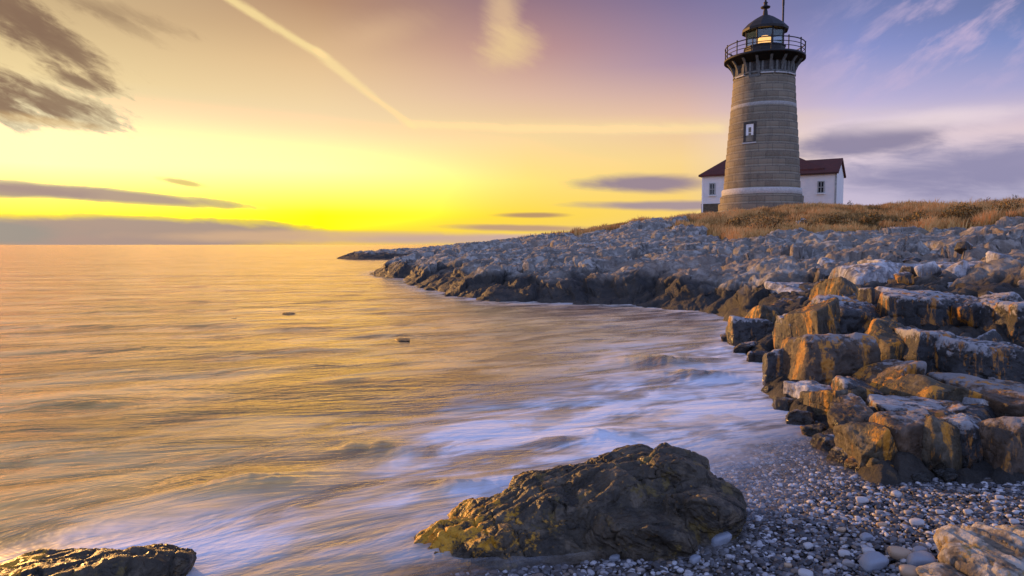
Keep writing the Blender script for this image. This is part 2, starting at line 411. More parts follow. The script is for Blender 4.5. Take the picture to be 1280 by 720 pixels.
c = t.mix(t.mr(sp, .45, .75, 0, .45), c, (.05, .045, .05, 1))
t.set(p.inputs['Base Color'], c); p.inputs['Roughness'].default_value = .55
t.set(p.inputs['Normal'], t.bump(t.noise(pos, 120, 4, .6), .25, .004))
pebble_stuff('pebbles', 40000, (-.6, 4.4, 2.5, 6.0), .0075, .021, .0, 'carpet of small grey, white and purple pebbles covering the beach')

# ------------------------------------------------------------------ rocks
ICO = {k: ico(k) for k in (3, 4, 5, 6)}
def star(sub, half, seed, cuts=12, box=.9, p=16, lo=.72):
    rg = np.random.default_rng(seed)
    D, Fc = ICO[sub]
    n = [(1, 0, 0), (-1, 0, 0), (0, 1, 0), (0, -1, 0), (0, 0, 1), (0, 0, -1)]
    n = [np.array(q, float) + rg.normal(0, .13, 3) for q in n]
    ds = [box] * 6
    for _ in range(cuts):
        q = rg.normal(0, 1, 3); n.append(q); ds.append(rg.uniform(lo, 1.12))
    n = np.array([q / np.linalg.norm(q) for q in n]); ds = np.array(ds)
    dd = np.clip(D @ n.T, 0, None) / ds
    r = (dd ** p).sum(1) ** (-1 / p)
    return D * r[:, None] * np.array(half), Fc
def vnormals(V, Fc):
    a = V[Fc]; nn = np.cross(a[:, 1] - a[:, 0], a[:, 2] - a[:, 0]); N = np.zeros_like(V)
    for k in range(3): np.add.at(N, Fc[:, k], nn)
    return N / (np.linalg.norm(N, axis=1, keepdims=True) + 1e-9)
def rotm(rx, ry, rz): return np.array((Matrix.Rotation(rz, 3, 'Z') @ Matrix.Rotation(ry, 3, 'Y') @ Matrix.Rotation(rx, 3, 'X')))
def roughen(V, Fc, amp, freq, seed, strata=0., sdir=(0, 0, 1), sfreq=14, crack=0.):
    N = vnormals(V, Fc); off = seed * 3.7
    d = fbm(V * freq + off, 5, seed, .55) * amp + fbm(V * freq * .45 + off, 2, seed + 9) * amp * 1.4
    d += np.minimum(0, fbm(V * freq * 1.3 + off, 4, seed + 30, .5, True) - .1) * amp * .9
    if strata:
        s = V @ np.array(sdir); w = fbm(V * freq * .3, 2, seed + 50) * .4
        q = (s + w * .15) * sfreq; fr = q - np.floor(q); lay = _h(np.floor(q), np.floor(q) * 0, np.floor(q) * 0, seed)
        d += ((lay - .5) * sstep(0, .12, fr) * sstep(1, .9, fr)) * strata
    if crack:
        U = np.stack([V[:, 0] * .85 + V[:, 1] * .5, V[:, 2] * .75 + V[:, 0] * .15], 1) * freq * 1.1
        wv_ = fbm(V * freq * 1.5, 3, seed + 77) * .35; U = U + wv_[:, None] + seed
        g1, g2, _, _, _ = voro2(U, seed + 5); d -= (1 - sstep(.0, .07, g2 - g1)) * crack * sstep(-.3, .25, fbm(V * freq * .8 + 9, 2, seed + 88))
    return V + N * d[:, None]
def rock(name, cxyz, half, rot, seed, mat, label, cat='rock', group=None, sub=5, cuts=12, box=.9, amp=.06, freq=3., strata=.0, sdir=(1, 0, 0), sfreq=14, lo=.72, p=16, crack=.09):
    V, Fc = star(sub, half, seed, cuts, box, p, lo)
    sc = min(half)
    V = roughen(V, Fc, amp * sc * 2, freq / max(half), seed, strata * sc, sdir, sfreq, crack * sc)
    V = V @ rotm(*rot).T
    o = mesh_np(name, V, Fc, mat); o.location = cxyz
    tag(o, label, cat, group); return o
def prock(px, py, Y, w, h, dep, rz, mat, label, seed, tilt=(0, 0), **kw):
    """stone seen centred at (px,py), standing Y metres off, w by h picture units across"""
    c = at(px, py, Y); k = Y / F
    return rock('ledge_rock', c, (w * k / 2 / .9, dep / 2, h * k / 2 / .9), (R(tilt[0]), R(tilt[1]), R(rz)), seed, mat, label, 'rock', 'jointed ledge rocks stepping down to the cove', **kw)
LEDGE = [
 # px, py, Y, w, h, depth, rz, mat, label, (tilt)
 (1045, 461, 7.3, 96, 70, .7, 6, M_TAN, 'smooth tan slab with a rounded top, facing out between the golden ledge stones', (0, 0), dict(box=.9, strata=.0, amp=.04, p=12, cuts=12, lo=.78)),
 (1108, 455, 7.6, 44, 66, .7, 30, M_GOLD, 'golden streaked upright stone just right of the rounded tan slab', (0, -6), {}),
 (1152, 458, 7.5, 66, 66, .9, 24, M_DARK, 'black faced block right of the golden upright stone', (0, 4), {}),
 (1212, 462, 7.3, 110, 60, 1.1, 18, M_DARK, 'long dark block sloping down right to the frame edge', (0, 14), {}),
 (1158, 404, 9.0, 92, 58, 1.0, 10, M_DARK, 'large smooth dark block with a pale flat top high on the ledge', (0, 0), dict(amp=.03)),
 (1222, 410, 8.8, 62, 62, 1.0, -8, M_DARK, 'dark squarish block right of the large smooth one', (0, 5), dict(amp=.03)),
 (1266, 425, 8.2, 70, 74, 1.0, 14, M_DARK, 'dark rounded block cut by the right frame edge below the pale slabs', (0, 8), {}),
 (1022, 432, 8.6, 36, 80, .6, 32, M_GOLD, 'tall orange streaked pillar standing left above the tan slab', (0, -4), dict(strata=.1)),
 (998, 432, 9.0, 34, 62, .6, 20, M_DARK, 'dark broken pillar leaning left of the orange one', (0, -8), {}),
 (1060, 412, 9.2, 64, 54, .8, 16, M_DARK, 'dark block with brown stains behind the rounded tan slab', (0, 0), {}),
 (981, 468, 7.7, 40, 46, .5, 10, M_DARK, 'dark rounded lump standing at the water below the pillars', (0, 0), dict(box=.98)),
 (940, 419, 11.0, 46, 30, .8, 0, M_DARK, 'low black rock at the outermost left point of the ledge', (0, 6), dict(box=.98)),
 (962, 402, 11.4, 44, 30, .8, 24, M_GOLD, 'low yellow streaked rock on the outer point of the ledge', (0, 0), {}),
 (990, 398, 11.6, 40, 36, .8, 12, M_DARK, 'black stepped rock behind the yellow streaked one', (0, 0), {}),
 (1018, 505, 6.6, 40, 38, .5, 28, M_PALE, 'pale whitish rock at the foot of the rounded tan slab by the wash', (0, 0), {}),
 (1042, 514, 6.3, 58, 40, .5, 14, M_GOLD, 'rock crusted with yellow weed, low at the edge of the wash', (0, 6), {}),
 (1068, 502, 6.5, 46, 40, .6, 0, M_DARK, 'dark round shouldered rock under the tan slab', (0, 0), {}),
 (1108, 492, 6.7, 50, 56, .6, 30, M_TAN, 'tan upright wedge in the middle of the ledge', (0, 0), {}),
 (1158, 508, 6.3, 86, 44, .7, 22, M_GOLD, 'wedge topped with bright yellow, sloping down to the right', (0, 20), {}),
 (1218, 520, 6.1, 60, 40, .7, -10, M_PALE, 'small pale block right of the yellow topped wedge', (0, 0), {}),
 (1262, 518, 6.0, 86, 56, .9, 16, M_TAN, 'tan block with an orange left face at the right frame edge', (0, 4), {}),
 (1068, 538, 5.6, 54, 50, .4, 12, M_TAN, 'brown tilted rock at the left foot of the ledge', (0, -16), {}),
 (1170, 528, 5.7, 130, 34, .6, 4, M_DARK, 'flat dark slab lying across behind the front row of blocks', (0, 3), {}),
 (1086, 566, 4.85, 44, 60, .34, 10, M_GOLD, 'gold flecked front block nearest the water, footed in the pebbles', (0, -6), {}),
 (1128, 562, 4.85, 52, 70, .36, 6, M_TAN, 'tan faceted front block second from the water', (0, 0), {}),
 (1166, 566, 4.75, 40, 68, .34, 14, M_GOLD, 'orange streaked narrow front block in the middle of the front row', (0, 4), {}),
 (1206, 566, 4.8, 50, 72, .36, 4, M_DARK, 'black block in the front row beside the pale tan end block', (0, 0), {}),
 (1256, 570, 4.65, 58, 72, .4, 10, M_TAN, 'pale tan end block of the front row at the right frame edge', (0, 0), {}),
 (1222, 352, 12.0, 130, 36, 1.6, 6, M_PALE, 'broad pale slab lying highest at the right of the ledge', (0, -2), {}),
 (1244, 382, 10.4, 96, 44, 1.2, 14, M_PALE, 'pale streaked block under the highest pale slab', (0, 0), {}),
 (1178, 374, 11.0, 44, 40, 1.0, 20, M_PALE, 'pale upright stone left of the streaked pale block', (0, -4), {}),
 (1086, 360, 12.0, 62, 46, 1.2, 10, M_PALE, 'pale domed block above the dark blocks, left of the high slabs', (0, 0), {}),
 (1050, 390, 10.8, 40, 56, .8, 26, M_GOLD, 'brown and gold upright stone below the pale domed block', (0, 0), {}),
 (1130, 352, 13.0, 70, 30, 1.5, -6, M_PALE, 'flat pale ledge between the domed block and the highest slab', (0, 0), {}),
 (1010, 376, 13.2, 60, 28, 1.2, 8, M_PALE, 'long low pale grey rock at the back of the outer point', (0, 3), {}),
]
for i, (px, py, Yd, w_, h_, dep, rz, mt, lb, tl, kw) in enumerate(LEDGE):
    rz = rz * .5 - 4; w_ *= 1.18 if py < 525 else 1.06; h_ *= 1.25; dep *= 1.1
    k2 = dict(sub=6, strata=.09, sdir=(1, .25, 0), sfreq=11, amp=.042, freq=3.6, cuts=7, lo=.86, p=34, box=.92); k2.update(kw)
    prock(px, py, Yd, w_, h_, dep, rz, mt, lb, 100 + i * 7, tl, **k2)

FOOT = [(968, 492, 22), (985, 512, 26), (1004, 530, 30), (1022, 546, 26), (1042, 562, 34), (1060, 578, 28), (1080, 588, 28), (1104, 596, 30), (1150, 605, 20), (1192, 605, 26), (1236, 610, 20), (1284, 608, 32),
        (935, 440, 26), (950, 452, 26), (915, 428, 20), (930, 408, 18), (1015, 520, 24), (1052, 556, 30)]
for i, (px, py, w_) in enumerate(FOOT):
    g = ground(px, py); k = g[1] / F
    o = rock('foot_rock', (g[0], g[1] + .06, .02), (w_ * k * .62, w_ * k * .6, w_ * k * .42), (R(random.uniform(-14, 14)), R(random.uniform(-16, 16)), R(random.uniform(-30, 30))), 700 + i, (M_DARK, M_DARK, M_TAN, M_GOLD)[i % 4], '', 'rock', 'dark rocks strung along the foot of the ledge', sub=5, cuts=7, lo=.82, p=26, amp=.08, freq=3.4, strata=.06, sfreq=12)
    o['label'] = ('black rock at the foot of the ledge, washed by the cove', 'brown rock at the foot of the ledge, washed by the cove', 'orange-streaked rock at the foot of the ledge, washed by the cove')[(0, 0, 1, 2)[i % 4]] if not 6 <= i <= 11 else ('black rock at the foot of the ledge, standing in the pebbles', 'brown rock at the foot of the ledge, standing in the pebbles', 'orange-streaked rock at the foot of the ledge, standing in the pebbles')[(0, 0, 1, 2)[i % 4]]

# small broken stones filling the joints of the ledge (visible one by one)
sm_src = []
for s in range(5):
    V, Fc = star(4, (1, .8, .7), 900 + s, 6, .9, 30, .8); V = roughen(V, Fc, .10, 1.6, 900 + s)
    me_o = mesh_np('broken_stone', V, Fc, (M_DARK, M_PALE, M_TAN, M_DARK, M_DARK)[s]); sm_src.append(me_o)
rg = random.Random(5); first = [True] * 5
for k in range(46):
    px = rg.uniform(985, 1290); Yd = math.exp(rg.uniform(math.log(5.0), math.log(15)))
    edge = 5.0 + max(0, (1090 - px)) * .05
    if Yd < edge: Yd = edge + rg.uniform(.2, 2)
    x = (px - 640) / F * Yd; z = float(full_h(x, Yd)[0][0])
    sz_ = rg.uniform(.05, .12) * (1 + Yd / 14)
    s = rg.choice((0, 4, 3, 4, 2)) if Yd < 9 else rg.choice((1, 4, 0, 1))
    if first[s]: o = sm_src[s]; first[s] = False
    else: o = sm_src[s].copy(); COL.objects.link(o)
    o.location = (x, Yd, z + sz_ * .3); o.scale = (sz_, sz_, sz_); o.rotation_euler = (rg.uniform(-.5, .5), rg.uniform(-.5, .5), rg.uniform(0, 6))
    tag(o, 'small broken %s stone wedged among the big ledge blocks' % ('black', 'pale grey', 'tan', 'dark', 'angular black')[s], 'stone', 'small broken stones in the joints of the ledge')

# union of lumps, voxel-fused into one skin
def fused(name, lumps, voxel, mat, amp, freq, seed, strata, sdir, sfreq, label, cat, attrfn=None):
    Vs, Fs, o = [], [], 0
    for (c, half, rot, sd) in lumps:
        v, f = star(4, half, sd, 12, .9, 14); v = v @ rotm(*[R(q) for q in rot]).T + np.array(c)
        Vs.append(v); Fs.append(f + o); o += len(v)
    ob = mesh_np('tmp', np.concatenate(Vs), np.concatenate(Fs), mat)
    md = ob.modifiers.new('r', 'REMESH'); md.mode = 'VOXEL'; md.voxel_size = voxel
    dg = bpy.context.evaluated_depsgraph_get(); dg.update(); ev = ob.evaluated_get(dg); me = bpy.data.meshes.new_from_object(ev)
    bm = bmesh.new(); bm.from_mesh(me); bmesh.ops.triangulate(bm, faces=bm.faces)
    for _ in range(2): bmesh.ops.smooth_vert(bm, verts=bm.verts, factor=.5, use_axis_x=True, use_axis_y=True, use_axis_z=True)
    V = np.array([q.co[:] for q in bm.verts]); Fc = np.array([[q.index for q in f.verts] for f in bm.faces]); bm.free()
    bpy.data.objects.remove(ob); bpy.data.meshes.remove(me)
    V = roughen(V, Fc, amp, freq, seed, strata, sdir, sfreq, .022)
    V = roughen(V, Fc, amp * .42, freq * 3.4, seed + 5)
    V = roughen(V, Fc, amp * .16, freq * 10, seed + 6)
    r = mesh_np(name, V, Fc, mat); tag(r, label, cat); return r
def L(px, py, Y, wpx, hpx, dep, rot=(0, 0, 0), sd=1):
    k = Y / F; return (at(px, py, Y), (wpx * k / 2, dep / 2, hpx * k / 2), rot, sd)
boulder = fused('boulder', [
    L(574, 692, 3.55, 160, 50, .36, (0, -10, 6), 3), L(845, 590, 4.15, 90, 60, .5, (0, 10, 0), 44), L(650, 655, 3.8, 170, 84, .55, (0, -16, 8), 4), L(720, 640, 3.95, 200, 110, .75, (0, -6, 0), 5),
    L(800, 625, 4.1, 190, 124, .7, (0, 4, -6), 6), L(865, 645, 3.85, 120, 100, .6, (0, 26, -8), 7), L(790, 665, 3.65, 220, 74, .5, (0, 2, 0), 8), L(690, 680, 3.6, 200, 52, .42, (0, -3, 4), 9)],
    .0068, M_BOULDER, .024, 5.0, 60, .034, (.25, -.72, .64), 30, 'large dark weedy boulder in the foreground, half on the pebbles, gold on its left end', 'boulder')
b2 = fused('boulder', [L(90, 724, 3.05, 230, 50, .5, (0, -6, 0), 13), L(175, 716, 3.1, 110, 56, .45, (0, 6, 0), 14), L(20, 738, 3.0, 120, 44, .4, (0, -4, 0), 15)],
    .009, M_BOULDER, .02, 5, 80, .028, (.2, -.7, .68), 30, 'dark weedy boulder with a yellow-green crest in the bottom left corner', 'boulder')
b3 = fused('boulder', [L(1262, 706, 3.05, 120, 88, .5, (0, 10, 20), 23), L(1225, 722, 2.95, 60, 60, .35, (0, -10, 10), 24)],
    .008, M_CREAM, .016, 6, 120, .045, (.85, .3, .35), 20, 'cream and tan ribbed boulder in the bottom right corner on the pebbles', 'boulder')
b4 = fused('boulder', [L(1185, 726, 2.95, 66, 30, .25, (0, 0, 0), 33)], .008, M_CREAM, .008, 8, 140, 0, (1, 0, 0), 10, 'flat pale stone peeking up at the bottom edge beside the ribbed boulder', 'boulder')

# rocks awash in the cove
AW = [
      (288, 400, 12, 4, .6, 'tiny dark rock far out in the golden water, left of its neighbour'), (361, 392, 16, 4, .7, 'tiny dark rock awash in the brightest golden water'),
      (503, 424, 18, 4, .5, 'flat dark rock awash right of the sun glitter')]
for i, (px, py, w_, h_, dep, lb) in enumerate(AW):
    g = ground(px, py); k = g[1] / F
    rock('awash_rock', (g[0], g[1], -h_ * k * .25), (w_ * k / 2, dep / 2, h_ * k * .38), (0, 0, R(10)), 400 + i, M_BOULDER, lb, 'rock', None, sub=5, amp=.13, freq=3.5)

# cobbles: larger pebbles one can count
cob = []
CM = []
for nm, cl in (('white_cobble', (.44, .43, .44)), ('blue_grey_cobble', (.24, .27, .33)), ('tan_cobble', (.42, .30, .20)), ('grey_cobble', (.30, .28, .28))):
    CM.append(simple(nm, cl, .45, 0, .2, .18, 40))
for s in range(4):
    V, Fc = star(3, (1, .8, .55), 70 + s, 6, 1.0, 6, .92); V = roughen(V, Fc, .03, 1, 70 + s)
    cob.append(mesh_np('cobble', V, Fc, CM[s]))
CB = [(1150, 704, 17, 1), (1125, 694, 15, 2), (1086, 690, 13, 0), (1148, 690, 14, 1), (1178, 692, 11, 3), (1082, 672, 12, 1), (1054, 674, 8, 3), (1078, 684, 10, 0), (1138, 716, 14, 2), (1090, 706, 17, 1),
      (1008, 718, 14, 0), (1060, 704, 12, 3), (1056, 692, 11, 0), (1102, 656, 10, 2), (1147, 654, 13, 0), (1035, 658, 9, 0), (1052, 662, 9, 2), (990, 646, 9, 0), (1078, 626, 12, 0), (1188, 667, 12, 0),
      (1120, 618, 11, 0), (1134, 640, 8, 3), (1210, 640, 9, 0), (1246, 636, 8, 3), (1268, 652, 9, 0), (1225, 655, 8, 2), (1010, 682, 10, 0), (970, 670, 8, 0), (942, 690, 8, 3), (925, 710, 9, 0), (985, 706, 8, 2),
      (960, 700, 7, 0), (1200, 690, 9, 0), (1222, 672, 8, 3), (898, 676, 15, 1), (868, 700, 12, 1), (768, 698, 11, 1), (750, 716, 10, 0), (800, 712, 8, 3), (840, 708, 8, 0), (1175, 640, 8, 0), (1098, 640, 8, 3), (1250, 622, 8, 0), (1160, 620, 7, 3)]
names = ('white', 'blue-grey', 'tan', 'grey'); fc_ = [True] * 4
special = {0: 'smooth blue-grey cobble, the roundest near the bottom of the beach', 1: 'tan oval cobble just above left of the roundest blue one', 34: 'wet blue-grey cobble tucked against the right foot of the big boulder', 8: 'tan cobble at the bottom edge, nearest the camera', 9: 'broad flat blue-grey cobble left of the roundest one'}
for i, (px, py, r_, s) in enumerate(CB):
    if s == 0 and i % 2 and fc_[0] is False: continue
    x, y, _ = ground(px, py + 2); zb = float(beach_h(np.array([x]), np.array([y]))[0])
    for _ in range(3):
        x, y, _z = ground(px, py, zb + .015); zb = float(beach_h(np.array([x]), np.array([y]))[0])
    if fc_[s]: o = cob[s]; fc_[s] = False
    else: o = cob[s].copy(); COL.objects.link(o)
    q = r_ * y / F * (.95 if i in special else .62)
    o.location = (x, y, zb + q * .35 + .008); o.scale = (q, q, q); o.rotation_euler = (rg.uniform(-.15, .15), rg.uniform(-.15, .15), rg.uniform(-.6, .6))
    tag(o, special.get(i, '%s rounded cobble lying among the small pebbles of the beach' % names[s]), 'cobble', 'larger cobbles on the pebble beach')
# limpets / white stones on the boulder foot
# ------------------------------------------------------------------ water
na, nr = 900, 620
aw = np.concatenate([np.linspace(-math.pi, R(-62), 60)[:-1], np.linspace(R(-62), R(62), na), np.linspace(R(62), math.pi, 60)[1:]])
rw = np.exp(np.linspace(math.log(.6), math.log(30000), nr))
A2, R2 = np.meshgrid(aw, rw, indexing='ij'); wx = (np.sin(A2) * R2).ravel(); wy = (np.cos(A2) * R2).ravel()
wi = np.arange(len(aw) * nr).reshape(len(aw), nr)
wq = np.stack([wi[:-1, :-1], wi[1:, :-1], wi[1:, 1:], wi[:-1, 1:]], -1).reshape(-1, 4)
depth = -beach_h(wx, wy)
hb = np.where((wy > 3) & (R2.ravel() < 140), base_h(wx, wy), -1.5)
# foam drifts, placed on the water surface
BL = [(900, 560, 1.0, 1.0), (960, 600, .9, .9), (820, 560, 1.0, .8), (960, 480, 1.3, .75), (880, 500, 1.2, .6), (730, 560, .9, .7), (640, 580, .7, .4), (690, 525, 1.0, .6), (560, 640, .6, .4), (860, 440, 1.6, .55), (960, 440, 1.2, .7), (920, 500, 1.1, .6), (850, 530, 1.0, .6), (980, 540, .8, .7),
      (480, 690, .55, .22), (300, 660, .5, .2), (250, 690, .35, .5), (360, 630, .5, .15), (120, 680, .5, .18), (20, 700, .4, .3), (600, 720, .4, .35), (660, 705, .4, .6), (1010, 545, .8, .8), (420, 600, .7, .08), (820, 400, 2.2, .25), (200, 705, .3, .5), (980, 570, .8, .9)]
fo = np.zeros(len(wx))
WN = fbm(np.stack([wx * .9, wy * .9, wx * 0], 1), 3, 300)
for (px, py, rad, st) in BL:
    g = ground(px, py); dx = wx - g[0]; dy = wy - g[1]
    u = dx * .93 + dy * .37; v = -dx * .37 + dy * .93
    fo = fo + st * np.exp(-((u / (rad * 1.5)) ** 2 + (v / rad) ** 2)) * .8
edge = sstep(-.55, -.05, hb) * .5
fo = np.clip(fo * (1 + .35 * WN) + edge * sstep(60, 20, wy), 0, 1.3)
HUMP = [(762, 543, .30, .16, .055), (700, 552, .22, .12, .03), (588, 606, .24, .13, .045), (826, 452, .5, .4, .08), (640, 596, .2, .1, .025), (870, 470, .5, .3, .05), (1010, 470, .4, .3, .03), (470, 560, .4, .2, .03), (300, 600, .5, .2, .03)]
hump = np.zeros(len(wx))
for (px, py, ra_, rb_, hh_) in HUMP:
    g = ground(px, py); e_ = np.exp(-(((wx - g[0]) / ra_) ** 2 + ((wy - g[1]) / rb_) ** 2)); hump += e_ * hh_ * (1 + .8 * fbm(np.stack([wx * 7, wy * 9, wx * 0], 1), 3, 350)); fo -= e_ * .55
fo = np.clip(fo, 0, 1.3)
sh = depth + .02 * WN
alpha = sstep(-.015, .15, sh)
nearw = sstep(80, 8, R2.ravel())
wz = (fbm(np.stack([wx * .8 - wy * .25, wy * 1.7, wx * 0], 1), 4, 310) * .035 * sstep(.0, .35, depth) * nearw + fbm(np.stack([wx * .12, wy * .5, wx * 0 + 4], 1), 3, 320) * .05 * sstep(6, 16, R2.ravel()) * sstep(500, 100, R2.ravel()))
wz += hump
wz *= sstep(-.0, .2, depth)
M_SEA, t, p = material('sea_water')
pos = t.new('ShaderNodeNewGeometry').outputs['Position']
foam = t.attr('foam').outputs['Fac']; al = t.attr('cover').outputs['Fac']
st1 = t.noise(t.mapping(pos, rot=(0, 0, R(-33)), sc=(.5, 1.5, 1)), 1.2, 5, .6, .8)
st2 = t.noise(t.mapping(pos, rot=(0, 0, R(-28)), sc=(.6, 2.0, 1)), 2.6, 5, .62, .6)
st3 = t.noise(t.mapping(pos, rot=(0, 0, R(-5)), sc=(.06, .30, 1)), 1.2, 5, .6, .5)
ff = t.math('MULTIPLY', foam, t.mr(st1, .30, .68, .25, 1.15))
ff = t.math('ADD', ff, t.math('MULTIPLY', foam, t.mr(st2, .45, .72, -.15, .35)))
ff = t.math('ADD', ff, t.mr(st2, .62, .85, 0, .18), clamp=True)
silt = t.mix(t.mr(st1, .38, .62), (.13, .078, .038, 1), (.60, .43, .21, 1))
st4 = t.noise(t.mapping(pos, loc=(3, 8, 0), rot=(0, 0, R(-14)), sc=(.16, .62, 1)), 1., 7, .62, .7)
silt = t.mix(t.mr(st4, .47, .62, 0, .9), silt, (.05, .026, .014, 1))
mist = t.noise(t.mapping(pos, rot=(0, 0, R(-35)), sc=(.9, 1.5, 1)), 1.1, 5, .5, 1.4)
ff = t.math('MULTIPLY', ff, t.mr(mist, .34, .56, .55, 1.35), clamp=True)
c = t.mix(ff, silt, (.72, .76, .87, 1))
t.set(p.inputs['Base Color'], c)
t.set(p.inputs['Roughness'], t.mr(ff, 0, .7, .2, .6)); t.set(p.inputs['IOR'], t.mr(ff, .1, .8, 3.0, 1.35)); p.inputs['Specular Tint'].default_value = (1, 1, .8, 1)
hgt = t.math('ADD', t.math('MULTIPLY', st1, .7), t.math('MULTIPLY', st2, .045))
hgt = t.math('ADD', hgt, t.math('ADD', t.math('MULTIPLY', st3, 2.0), t.math('MULTIPLY', st4, 2.2)))
t.set(p.inputs['Normal'], t.bump(hgt, 1., .06))
ap = t.math('MULTIPLY', al, t.mr(ff, 0, .8, .94, 1.0))
ap = t.math('MULTIPLY', ap, t.mr(t.math('ADD', al, t.math('MULTIPLY', t.math('SUBTRACT', st2, .5), .5)), .15, .7, .55, 1.))
t.set(p.inputs['Alpha'], ap)
kq = (alpha[wq].max(1) > 0)
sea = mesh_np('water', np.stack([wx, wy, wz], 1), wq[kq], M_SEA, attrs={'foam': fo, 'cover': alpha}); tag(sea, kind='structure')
# sea bed so the water never shows emptiness
sb = mesh_np('sea_bed', [(-30000, -30000, -1.6), (30000, -30000, -1.6), (30000, 30000, -1.6), (-30000, 30000, -1.6)], [(0, 1, 2, 3)], mb, smooth=False); tag(sb, kind='structure')

# ------------------------------------------------------------------ grass
def grass(n):
    px = RNG.uniform(640, 1330, n); yy = RNG.uniform(27, 62, n) ; x = (px - 640) / F * yy
    g = grass_mask(x, yy); ok = (g > .35)
    tow = np.hypot(x - TOW[0], yy - TOW[1]) > 3.75
    x = x[ok & tow]; yy = yy[ok & tow]; k = len(x)
    z = full_h(x, yy)[0]
    pn = fbm(np.stack([x * .3, yy * .3, x * 0], 1), 3, 77); pn2 = fbm(np.stack([x * 1.3, yy * 1.3, x * 0], 1), 3, 78)
    h = np.clip(.26 + .2 * pn + .25 * pn2, .08, .7) * RNG.uniform(.6, 1.3, k) * (1 + .5 * sstep(1080, 1250, 640 + F * x / yy))
    w = RNG.uniform(.018, .04, k); a = RNG.uniform(-.9, .9, k); ln = RNG.normal(.08, .16, k); ln2 = RNG.normal(0, .12, k)
    b0 = np.stack([x - w * np.cos(a), yy - w * np.sin(a), z - .04], 1); b1 = np.stack([x + w * np.cos(a), yy + w * np.sin(a), z - .04], 1)
    m0 = np.stack([x + ln * h * .5 - w * .6 * np.cos(a), yy + ln2 * h * .5, z + h * .6], 1); m1 = np.stack([x + ln * h * .5 + w * .6 * np.cos(a), yy + ln2 * h * .5, z + h * .6], 1)
    tp = np.stack([x + ln * h * 1.4, yy + ln2 * h * 1.4, z + h], 1)
    V = np.stack([b0, b1, m1, m0, tp], 1).reshape(-1, 3); o = np.arange(k)[:, None] * 5
    Fc = np.concatenate([o + [0, 1, 2], o + [0, 2, 3], o + [3, 2, 4]], 0)
    tone = np.clip(.5 + .9 * pn2 + .5 * pn + RNG.normal(0, .16, k), 0, 1)
    return V, Fc, np.repeat(tone, 5)
tb = at(951, 266, 56); TOW = (tb[0], 56.0, tb[2])
V, Fc, tone = grass(200000)
mg, t, p = material('autumn_grass')
t.set(p.inputs['Base Color'], t.ramp(t.attr('tone').outputs['Fac'], [(0, (.085, .065, .018)), (.25, (.22, .125, .03)), (.55, (.46, .23, .055)), (1, (.70, .42, .14))]))
p.inputs['Roughness'].default_value = .7
gr = mesh_np('grass', V, Fc, mg, smooth=False, attrs={'tone': tone}); tag(gr, 'golden brown autumn grass covering the top of the headland', 'grass', kind='stuff')

# low shrubs along the grass edge, and weeds on the skyline
ms = simple('shrub_leaf', (.20, .12, .03), .7, 0, 0, .5, 3); mt = simple('shrub_twig', (.06, .045, .03), .8)
SH = [(958, 292, 31, 66, 30, 'golden shrub in front of the tower, largest at the edge of the turf'), (925, 281, 36, 40, 16, 'low brown shrub left of the largest golden one'), (1040, 284, 33, 44, 18, 'low olive shrub below the right wing of the white house'),
      (1092, 285, 33, 38, 16, 'dark green shrub on the turf edge, middle of the slope'), (1148, 280, 31, 60, 22, 'dark green shrub spreading on the slope right of the middle'), (1205, 272, 33, 54, 20, 'reddish shrub below the skyline weeds'), (1262, 275, 32, 60, 20, 'wide shrub at the right frame edge on the turf'), (1005, 289, 32, 34, 16, 'small rounded shrub just right of the largest golden one')]
for i, (px, py, Yd, w_, h_, lb) in enumerate(SH):
    c0 = at(px, py, Yd); x = c0[0]; k = Yd / F; z = float(full_h(x, Yd)[0][0]); rx = w_ * k / 2; rz_ = h_ * k
    root = empty('shrub', (x, Yd, z)); tag(root, lb, 'shrub', 'low shrubs along the turf edge')
    n = 1500; d = RNG.normal(0, 1, (n, 3)); d /= np.linalg.norm(d, axis=1, keepdims=True); d[:, 2] = np.abs(d[:, 2])
    lump = 1 + .4 * fbm(d * 2.2 + i * 5, 3, 500 + i)
    P = d * (RNG.random(n) ** .4 * lump)[:, None] * np.array([rx, rx * .7, rz_])
    T = RNG.normal(0, 1, (n, 2, 3)); T /= np.linalg.norm(T, axis=2, keepdims=True); s = RNG.uniform(.02, .05, (n, 1))
    Vq = np.stack([P - T[:, 0] * s, P + T[:, 1] * s, P + T[:, 0] * s, P - T[:, 1] * s], 1).reshape(-1, 3)
    mesh_np('foliage', Vq, np.arange(4 * n).reshape(-1, 4), ms, root, False)
    bm = bmesh.new()
    for q in range(9):
        a = q * .7; tube(bm, (0, 0, -.05), (rx * .6 * math.cos(a), rx * .4 * math.sin(a), rz_ * .7), .015, 5, .005)
    obj_bm('stems', bm, mt, root)
WD = [(1228, 244, 38, 22, 'dry seed-headed weed standing on the skyline, left of the taller one'), (1246, 246, 38, 14, 'short dry weed between the two tall skyline weeds'), (1268, 241, 38, 26, 'tallest dry weed on the skyline at the far right'), (1062, 250, 46, 10, 'small dry weed on the skyline right of the white house')]
